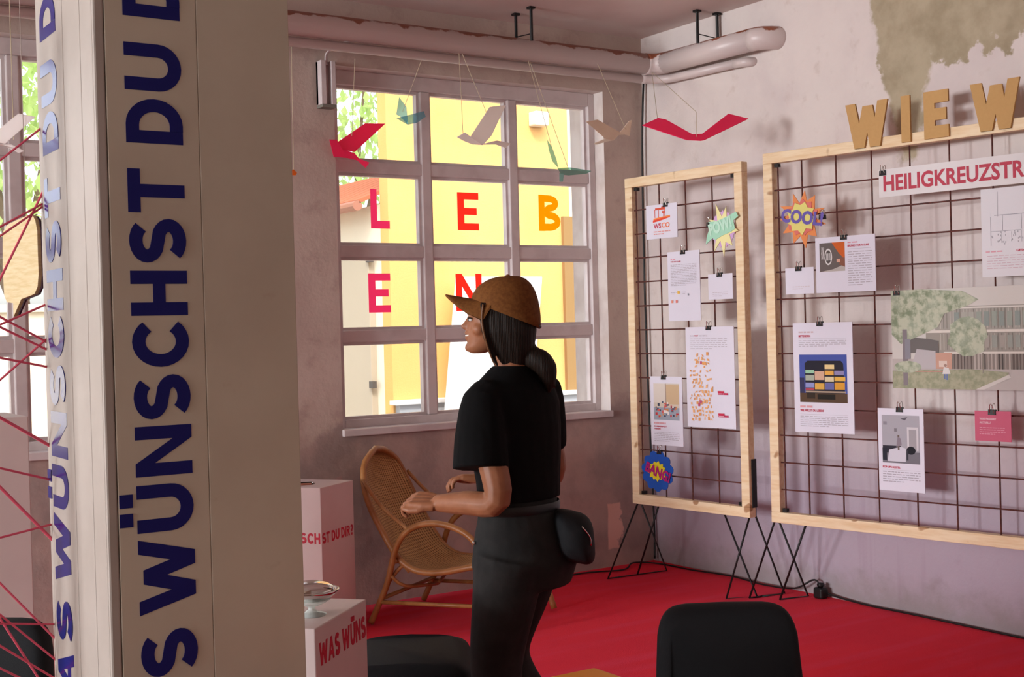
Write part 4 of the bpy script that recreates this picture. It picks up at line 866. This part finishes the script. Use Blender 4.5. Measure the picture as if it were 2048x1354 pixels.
MB().box((.94, 1.48, .712), (1.72, 2.303, .74)).build('table_top', flat('e08a1e', .45, .35), tb, True, bevel=.012, seg=3)
for x in (1.0, 1.66):
    for y in (1.54, 2.24): MB().tube([(x, y, 0), (x, y, .712)], .018, 10).build('leg', MAT_BLACK, tb, True, smooth=True)

# ------------------------------------------------------------------ red strings and the wooden speech bubble
MAT_YARN = M('yarn_red', .9, .1).col('dc5c70').m
YARN = [(0.562, 2.929, 1.839, 0.789, 3.0, 2.028), (0.558, 2.93, 1.712, 0.783, 3.0, 1.839), (0.557, 2.93, 1.683, 0.783, 3.0, 1.842), (0.553, 2.931, 1.511, 0.786, 3.0, 1.958), (0.553, 2.931, 1.511, 0.776, 3.0, 1.602), (0.555, 2.931, 1.587, 0.772, 3.0, 1.464), (0.554, 2.931, 1.562, 0.772, 3.0, 1.45), (0.549, 2.932, 1.367, 0.775, 3.0, 1.548), (0.552, 2.931, 1.479, 0.771, 3.0, 1.427), (0.549, 2.932, 1.375, 0.766, 3.0, 1.233), (0.546, 2.933, 1.247, 0.764, 3.0, 1.173), (0.546, 2.933, 1.254, 0.759, 3.0, 1.007), (0.541, 2.934, 1.07, 0.762, 3.0, 1.094), (0.54, 2.935, 1.051, 0.753, 3.0, 0.791), (0.538, 2.935, 0.972, 0.752, 3.0, 0.751), (0.536, 2.936, 0.904, 0.755, 3.0, 0.858), (0.539, 2.935, 1.009, 0.748, 3.0, 0.626), (0.536, 2.936, 0.893, 0.751, 3.0, 0.715), (0.535, 2.936, 0.838, 0.75, 3.0, 0.683)]
ORD = 'first second third fourth fifth sixth seventh eighth ninth tenth eleventh twelfth thirteenth fourteenth fifteenth sixteenth seventeenth eighteenth nineteenth'.split()
rank = {k: n_ for n_, k in enumerate(sorted(range(len(YARN)), key=lambda q: -YARN[q][5]))}
for i, (a, b, c_, d_, e_, f_) in enumerate(YARN):
    A_, B_ = Vector((a, b, c_)), Vector((d_, e_, f_)); A_ = B_ + (A_ - B_) * 2.2; B_ = B_ + Vector((0, -.0275, 0))
    o = MB().tube([A_, (A_ + B_) / 2 - Vector((0, 0, .002)), B_], .0026 if i not in (9, 11) else .0036, 6).build('red_string', MAT_YARN)
    tag(o, ('topmost' if rank[i] == 0 else 'lowest' if rank[i] == len(YARN) - 1 else ORD[rank[i]] + ' from top') + ' of the red strings along the left edge of the column', 'string', 'red strings stretched behind the column')
sp = tag(empty('string_post', (.262, 2.83, 0)), 'slim wooden post that holds the far ends of the red strings', 'post')
MB().box((.245, 2.815, .02), (.275, 2.875, 2.15)).build('post', MAT_PINE, sp, True, bevel=.003)
MB().box((.11, 2.69, 0), (.41, 2.99, .02)).build('base_plate', MAT_PINE, sp, True, bevel=.003)
BUB = [(0.962, 4.503, 1.859), (0.97, 4.472, 1.881), (0.985, 4.41, 1.891), (1.006, 4.313, 1.903), (1.011, 4.289, 1.897), (1.014, 4.274, 1.882), (1.015, 4.263, 1.849), (1.012, 4.262, 1.709), (1.009, 4.271, 1.67), (1.004, 4.293, 1.648), (0.998, 4.32, 1.643), (0.983, 4.385, 1.634), (0.969, 4.443, 1.578), (0.97, 4.443, 1.623), (0.96, 4.487, 1.627), (0.957, 4.505, 1.65), (0.958, 4.511, 1.734)]
BUB = [(.987 + (y - 4.385) * -.2234, y, z) for x, y, z in BUB]      # flat board
sb = tag(empty('speech_bubble', (.98, 4.36, 1.58)), 'plywood speech bubble sign hanging left of the column', 'sign')
m = M('plywood', .7, .2); g = m.noise(3, 3, m.coord('Object', (4, 4, 30))); m.col(m.mix(g.step(.3, .7), 'cdb893', 'bfa67c'))
bd_ = MB().prism(BUB, Vector((.012, .0027, 0))).build('board', m.m, sb, True)
MB().prism([Vector((x + .0125, y + .0028 - .006, z - .002)) for x, y, z in BUB], Vector((.006, .0013, 0))).build('backing', flat('3a2430', .6, .2), sb, True)  # dark layer standing in for the board's shaded edge
MB().tube([(1.0, 4.345, 1.895), (1.0, 4.345, H)], .0012, 5).build('cord', flat('a89890', .7, .2), sb, True)

# ------------------------------------------------------------------ the woman in a cap
PR = tag(empty('person', (2.149, 3.251, 0), -YAW), 'person in a tan cap, black T-shirt and dark jeans, seen in profile', 'person')
# local x = to the right in the photograph, y = away, z up; torso faces left and away
FX, FY = -.75, .66
def tor(cx, cy, z, a, b, n=24, sq=1.0):
    """horizontal ring: a = half width across the shoulders, b = half depth"""
    out = []
    for j in range(n):
        t = 2 * math.pi * j / n; u_, v_ = math.cos(t) * a, math.sin(t) * b
        out.append((cx + u_ * -FY + v_ * FX, cy + u_ * FX + v_ * FY, z))
    return out
body = MB()
# trunk and neck
body.rings([tor(.012, .0, .80, .14, .095), tor(.012, 0, .90, .13, .085), tor(.006, 0, 1.0, .115, .075), tor(.0, 0, 1.12, .125, .08), tor(-.004, 0, 1.22, .135, .085), tor(-.004, 0, 1.30, .125, .07), tor(-.006, 0, 1.345, .10, .06), tor(-.01, 0, 1.37, .055, .05)])
body.tube([(.004, .0, 1.33), (-.006, 0, 1.39), (-.022, 0, 1.45), (-.03, 0, 1.50)], [.058, .05, .05, .055], 16, smooth=3)
# head: rings from the jaw to the crown; front profile, back profile, half width
HD = [(1.424, -.122, -.085, .018), (1.43, -.134, -.065, .030), (1.442, -.139, -.04, .040), (1.458, -.136, -.0, .050), (1.474, -.136, .03, .058), (1.49, -.135, .048, .065), (1.51, -.132, .058, .070), (1.525, -.128, .063, .0725), (1.54, -.131, .066, .0735), (1.56, -.119, .066, .0735), (1.58, -.110, .063, .072), (1.60, -.097, .054, .065), (1.62, -.078, .04, .057), (1.635, -.06, .018, .036), (1.641, -.035, -.005, .012)]
hr = []
for z, xf, xb, hw in HD:
    ring = []
    for j in range(28):
        t = 2 * math.pi * j / 28; cx = (xf + xb) / 2; rx = (xb - xf) / 2; c_, s_ = math.cos(t), math.sin(t)
        ex_ = .82 if c_ < 0 else 1.0
        ring.append((cx + rx * math.copysign(abs(c_) ** ex_, c_), hw * math.copysign(abs(s_) ** .9, s_), z))
    hr.append(ring)
body.rings(hr)
# nose, lips, chin, brow
body.rings([[(-.126, .004, 1.537), (-.126, -.004, 1.537), (-.133, -.003, 1.536), (-.133, .003, 1.536)], [(-.124, .010, 1.522), (-.124, -.010, 1.522), (-.144, -.004, 1.519), (-.144, .004, 1.519)], [(-.122, .016, 1.510), (-.122, -.016, 1.510), (-.1545, -.006, 1.508), (-.1545, .006, 1.508)], [(-.122, .014, 1.500), (-.122, -.014, 1.500), (-.148, -.007, 1.498), (-.148, .007, 1.498)]])
body.ellipsoid((-.136, 0, 1.4865), (.0085, .019, .0058), 12, 8); body.ellipsoid((-.135, 0, 1.471), (.0088, .017, .0062), 12, 8)
body.ellipsoid((-.132, 0, 1.442), (.012, .02, .013), 12, 8); body.ellipsoid((-.12, 0, 1.543), (.011, .045, .008), 12, 8)
for sy in (-1, 1): body.ellipsoid((-.097, sy * .047, 1.497), (.022, .019, .02), 12, 8)
# arms: near (left) arm bent forward, far (right) arm elbow behind the back line
LS, LE, LW = Vector((-.095, -.12, 1.30)), Vector((-.055, -.19, 1.005)), Vector((-.238, -.055, .982))
RS, RE, RW = Vector((.09, .12, 1.30)), Vector((.118, .19, 1.03)), Vector((-.10, .235, 1.015))
body.tube([LS, (LS + LE) / 2 + Vector((0, -.01, 0)), LE, LE * .5 + LW * .5 + Vector((0, 0, -.004)), LW], [.04, .044, .040, .036, .025], 14, smooth=4)
body.tube([RS, (RS + RE) / 2, RE, (RE + RW) / 2, RW], [.04, .042, .037, .035, .025], 14, smooth=4)
def hand(wr, d, upv, thumb, curl):
    """palm, four curled fingers of unequal length and a thumb leaving the side of the palm"""
    d, n = Vector(d).normalized(), Vector(upv).normalized(); sd_ = d.cross(n).normalized() * thumb
    c0 = wr; pal = wr + d * .075
    for k in range(4):
        o_ = sd_ * (.031 - .0205 * k)
        body.tube([c0 + o_ * .6, c0 + d * .035 + o_ * .9, pal + o_], [.017, .0155, .0105], 10)
        L_ = (.068, .076, .071, .056)[k]; p = pal + o_; a = curl * .5; pts = [p - d * .01, p]
        for s3, fr in enumerate((.44, .31, .25)):
            dd = d * math.cos(a) - n * math.sin(a); p = p + dd * L_ * fr; pts.append(p); a += curl
        body.tube(pts, [.0092, .0084, .0078, .0074, .0062], 10)
    b_ = wr + d * .02 + sd_ * .022; td = (d * .75 + sd_ * .55 - n * .25).normalized()
    body.tube([wr + d * .005 + sd_ * .008, b_, b_ + td * .032, b_ + (td * .7 + d * .3).normalized() * .056, b_ + (td * .45 + d * .55).normalized() * .076], [.015, .0145, .0115, .0098, .0075], 10)
hand(LW, (-.9, .35, .12), (-.15, -.35, .9), -1, .95)
hand(RW, (-.98, -.12, .12), (.1, .1, 1), 1, .75)
# legs
LH, LK, LA = Vector((-.02, -.075, .84)), Vector((-.085, -.075, .49)), Vector((-.05, -.10, .08))
RH, RK, RA = Vector((.045, .075, .84)), Vector((-.062, .06, .50)), Vector((.12, .05, .11))
for h_, k_, a_ in ((LH, LK, LA), (RH, RK, RA)):
    body.tube([h_, (h_ + k_) / 2, k_, k_ * .6 + a_ * .4 + Vector((.012, 0, 0)), a_], [.07, .058, .046, .045, .032], 14, smooth=4)
    body.tube([a_ + Vector((.03, 0, -.035)), a_ + Vector((-.06, .03, -.045)), a_ + Vector((-.14, .06, -.055))], [.036, .036, .022], 12, smooth=2)
fuse('body', body, MAT_SKIN, .0038, PR, 3, .4)
eye = M('eye', .15, .5).col('2a1c16').m
for sy in (-1, 1):
    MB().ellipsoid((-.1215, sy * .031, 1.5255), (.008, .0115, .0052), 12, 8).build('eye', flat('d8d0cc', .2, .5), PR, smooth=True)
    MB().ellipsoid((-.128, sy * .0325, 1.5255), (.003, .005, .005), 10, 6).build('iris', eye, PR, smooth=True)
    MB().tube([(-.131, sy * .016, 1.543), (-.130, sy * .032, 1.547), (-.117, sy * .052, 1.543)], [.0025, .0034, .0015], 6, smooth=3).build('eyebrow', MAT_HAIR, PR, smooth=True)
    MB().tube([(-.130, sy * .022, 1.531), (-.129, sy * .033, 1.5325), (-.119, sy * .045, 1.529)], .0016, 6, smooth=3).build('eyelashes', MAT_HAIR, PR, smooth=True)
MB().tube([(-.119, -.031, 1.4835), (-.1325, -.018, 1.4790), (-.1395, 0, 1.4785), (-.1325, .018, 1.4790), (-.119, .031, 1.4835)], .0026, 6, smooth=3).build('teeth', flat('e8ded6', .3, .4), PR, smooth=True)
# T-shirt: trunk and two wide sleeves
sh = MB()
sh.rings([tor(.01, 0, .982, .152, .10), tor(.008, 0, 1.05, .155, .105), tor(.004, 0, 1.12, .165, .112), tor(.0, 0, 1.20, .175, .115), tor(-.002, 0, 1.27, .178, .108), tor(-.002, 0, 1.315, .165, .092), tor(-.004, 0, 1.35, .115, .072), tor(-.006, 0, 1.385, .058, .055)])
e1 = LS * .25 + LE * .75; sh.tube([LS + Vector((.035, .04, -.01)), LS + Vector((.004, .004, -.018)), LS * .6 + LE * .4 + Vector((-.02, 0, 0)), e1 + Vector((-.035, .005, .015))], [.055, .062, .077, .084], 18, smooth=3)
e2 = RS * .2 + RE * .8; sh.tube([RS + Vector((-.035, -.04, -.01)), RS, RS * .6 + RE * .4, e2 + Vector((-.005, 0, .04))], [.06, .062, .062, .056], 18, smooth=3)
fuse('tshirt', sh, MAT_SHIRT, .0055, PR, 5, .5)
# jeans, belt seam, bag
je = MB()
je.rings([tor(.018, 0, .72, .165, .125), tor(.022, 0, .79, .186, .142), tor(.018, 0, .87, .172, .128), tor(.008, 0, .94, .146, .105), tor(.004, 0, .992, .138, .097)])
for h_, k_, a_, w1 in ((LH, LK, LA, 0), (RH, RK, RA, 0)):
    je.tube([h_ + Vector((0, 0, -.02)), h_ * .55 + k_ * .45 + Vector((.004, 0, 0)), k_ + Vector((.012, 0, .0)), k_ * .55 + a_ * .45 + Vector((.01, 0, 0)), a_ + Vector((0, 0, .0))], [.112, .096, .078, .074, .08], 18, smooth=4)
fuse('jeans', je, MAT_JEANS, .006, PR, 14, .5)
MB().rings([tor(.004, 0, .984, .141, .100), tor(.004, 0, .988, .142, .101), tor(.004, 0, .994, .141, .100)], caps=False).build('waist_seam', flat('6a5438', .8, .2), PR, smooth=True)
MB().ellipsoid((-.128, -.085, .865), (.006, .006, .006), 10, 6).build('rivet', MAT_STEEL, PR, smooth=True)
for sy, a_ in ((1, LA), (1, RA)):
    MB().rings([[(a_.x + x * .0 + math.cos(2 * math.pi * j / 16) * rx - ox, a_.y + .03 + math.sin(2 * math.pi * j / 16) * .042, max(0, a_.z - .08) + z) for j in range(16)] for z, rx, ox in ((0, .125, .05), (.02, .128, .05), (.05, .12, .045), (.075, .07, .0), (.095, .05, .0))]).build('shoe', MAT_BLACK, PR, smooth=True)
MB().rings([tor(.004, 0, .945, .15, .108), tor(.004, 0, .952, .152, .11), tor(.004, 0, .966, .152, .11), tor(.004, 0, .972, .15, .108)], caps=False).build('bag_strap', MAT_BLACK, PR, smooth=True)
bgm = MB(); 
for i in range(11):
    t = i / 10; k = math.sin(math.pi * (t * .94 + .03)) ** .4; bgm_r = []
    for j in range(24):
        a = 2 * math.pi * j / 24; e_ = .55
        lx = math.copysign(abs(math.cos(a)) ** e_, math.cos(a)) * .062 * k; lz = math.copysign(abs(math.sin(a)) ** e_, math.sin(a)) * .078 * k
        bgm_r.append((.17 + lx + .22 * lz * -.25, -.02 + (t - .5) * .2, .866 + lz - lx * .25))
    bgm.rings([bgm_r], caps=False) if False else None
    if i == 0: R_ = []
    R_.append(bgm_r)
bg_ = MB().rings(R_).build('waist_bag', MAT_BLACKFAB, PR, smooth=True)
MB().tube([(.19, -.122, .91), (.214, -.10, .875), (.216, -.095, .85)], .0022, 6, smooth=3).build('zip', MAT_STEEL, bg_, smooth=True)
MB().tube([LW + Vector((.025, -.012, .022)), LW + Vector((.028, -.026, -.008)), LW + Vector((.028, .008, -.026)), LW + Vector((.022, .026, .004))], .003, 6, closed=True, smooth=4).build('bracelet', MAT_BLACK, PR, smooth=True)
# hair: back of the head, strands beside the face, low ponytail
ha = MB()
hr = []
for z, xf, xb, hw in ((1.385, -.035, .045, .046), (1.425, -.055, .062, .062), (1.455, -.068, .07, .070), (1.49, -.078, .075, .078), (1.515, -.084, .073, .077), (1.535, -.083, .064, .076), (1.552, -.080, .05, .0745), (1.566, -.070, .035, .05)):
    hr.append([((xf + xb) / 2 + (xb - xf) / 2 * math.copysign(abs(math.cos(2 * math.pi * j / 32)) ** (.32 if math.cos(2 * math.pi * j / 32) < 0 else .9), math.cos(2 * math.pi * j / 32)), hw * math.copysign(abs(math.sin(2 * math.pi * j / 32)) ** (.5 if math.cos(2 * math.pi * j / 32) < 0 else .95), math.sin(2 * math.pi * j / 32)), z) for j in range(32)])
ha.rings(hr)
for sy in (-1, 1): ha.ellipsoid((-.058, sy * .064, 1.553), (.030, .0135, .03), 12, 8)
for sy in (-1, 1): ha.tube([(-.083, sy * .066, 1.575), (-.085, sy * .069, 1.53), (-.076, sy * .066, 1.47), (-.06, sy * .058, 1.42), (-.045, sy * .055, 1.385)], [.010, .011, .010, .008, .004], 8, smooth=4)
ha.tube([(.035, 0, 1.43), (.06, -.012, 1.405), (.082, -.02, 1.395), (.10, -.022, 1.37), (.107, -.02, 1.335), (.103, -.018, 1.30)], [.036, .036, .037, .034, .022, .005], 14, smooth=4)
ha.tube([(.095, -.02, 1.38), (.118, -.02, 1.34), (.128, -.02, 1.31)], [.014, .008, .002], 8, smooth=3)
fuse('hair', ha, MAT_HAIR, .0045, PR, 3, .5)
MB().tube([(-.083, -.079, 1.57), (-.088, -.080, 1.52), (-.078, -.077, 1.46), (-.062, -.067, 1.41), (-.052, -.064, 1.385)], [.003, .0036, .003, .0025, .001], 8, smooth=4).build('face_strand', M('hair_light', .45, .4).col('6a4426').m, PR, smooth=True)
# cap: dome, arched brim, button, strap opening
dome = []
for i in range(10):
    t = i / 9; a = t * math.pi / 2; ring = []
    for j in range(36):
        b = 2 * math.pi * j / 36; x = -.018 + .104 * math.cos(b) * math.cos(a) ** .7; y = .088 * math.sin(b) * math.cos(a) ** .7
        base = 1.538 - .42 * (x + .018) if t < .999 else 1.538
        z = base * (1 - math.sin(a)) + (1.655 - .10 * (x + .018) ** 2 * 20 * 0) * math.sin(a)
        ring.append((x + .01 * math.sin(a), y, z))
    dome.append(ring)
cp = MB().rings(dome, caps=True).build('cap', MAT_CAP, PR, smooth=True)
br = MB(); top_, bot_ = [], []
NU, NV = 14, 8
for i in range(NU + 1):
    u_ = -1 + 2 * i / NU
    for j in range(NV + 1):
        v_ = j / NV; rim = math.sqrt(max(0, 1 - (u_ * .98) ** 2)) ** .8
        xb_ = -.018 - .098 * math.cos(math.asin(max(-1, min(1, u_ * .90)))) ; yb_ = .081 * u_
        x = xb_ - v_ * (.078 * rim + .004); z = 1.548 - .42 * (xb_ + .018) + v_ * (.016 - .055 * u_ * u_)
        top_.append(Vector((x, yb_, z)))
k0 = len(top_); br.v = top_ + [p - Vector((0, 0, .006)) for p in top_]
for i in range(NU):
    for j in range(NV):
        a = i * (NV + 1) + j; br.f.append((a, a + 1, a + NV + 2, a + NV + 1)); br.f.append((k0 + a, k0 + a + NV + 1, k0 + a + NV + 2, k0 + a + 1)); br.mi += [0, 0]
bd = [i * (NV + 1) + NV for i in range(NU + 1)]
for a, b in zip(bd[:-1], bd[1:]): br.f.append((a, b, k0 + b, k0 + a)); br.mi.append(0)
br.build('brim', MAT_CAP, cp, smooth=True)
MB().ellipsoid((-.008, 0, 1.656), (.007, .007, .004), 10, 6).build('button', MAT_CAP, cp, smooth=True)
for k in range(3):
    b = k * math.pi / 3; MB().tube([(-.018 + .1045 * math.cos(b) * math.cos(a) ** .7 + .01 * math.sin(a), .0885 * math.sin(b) * math.cos(a) ** .7, (1.538 - .42 * .1 * math.cos(b) * math.cos(a) ** .75) * (1 - math.sin(a)) + 1.6555 * math.sin(a)) for a in [math.pi / 2 * i / 8 for i in range(9)] ] , .0012, 5).build('seam', MAT_CAP, cp, smooth=True)
MB().tube([(.078, -.026, 1.502), (.084, -.012, 1.498), (.086, 0, 1.497), (.084, .012, 1.498), (.078, .026, 1.502)], .006, 6, smooth=3, flat_y=.5).build('closure_strap', MAT_BLACK, cp, smooth=True)
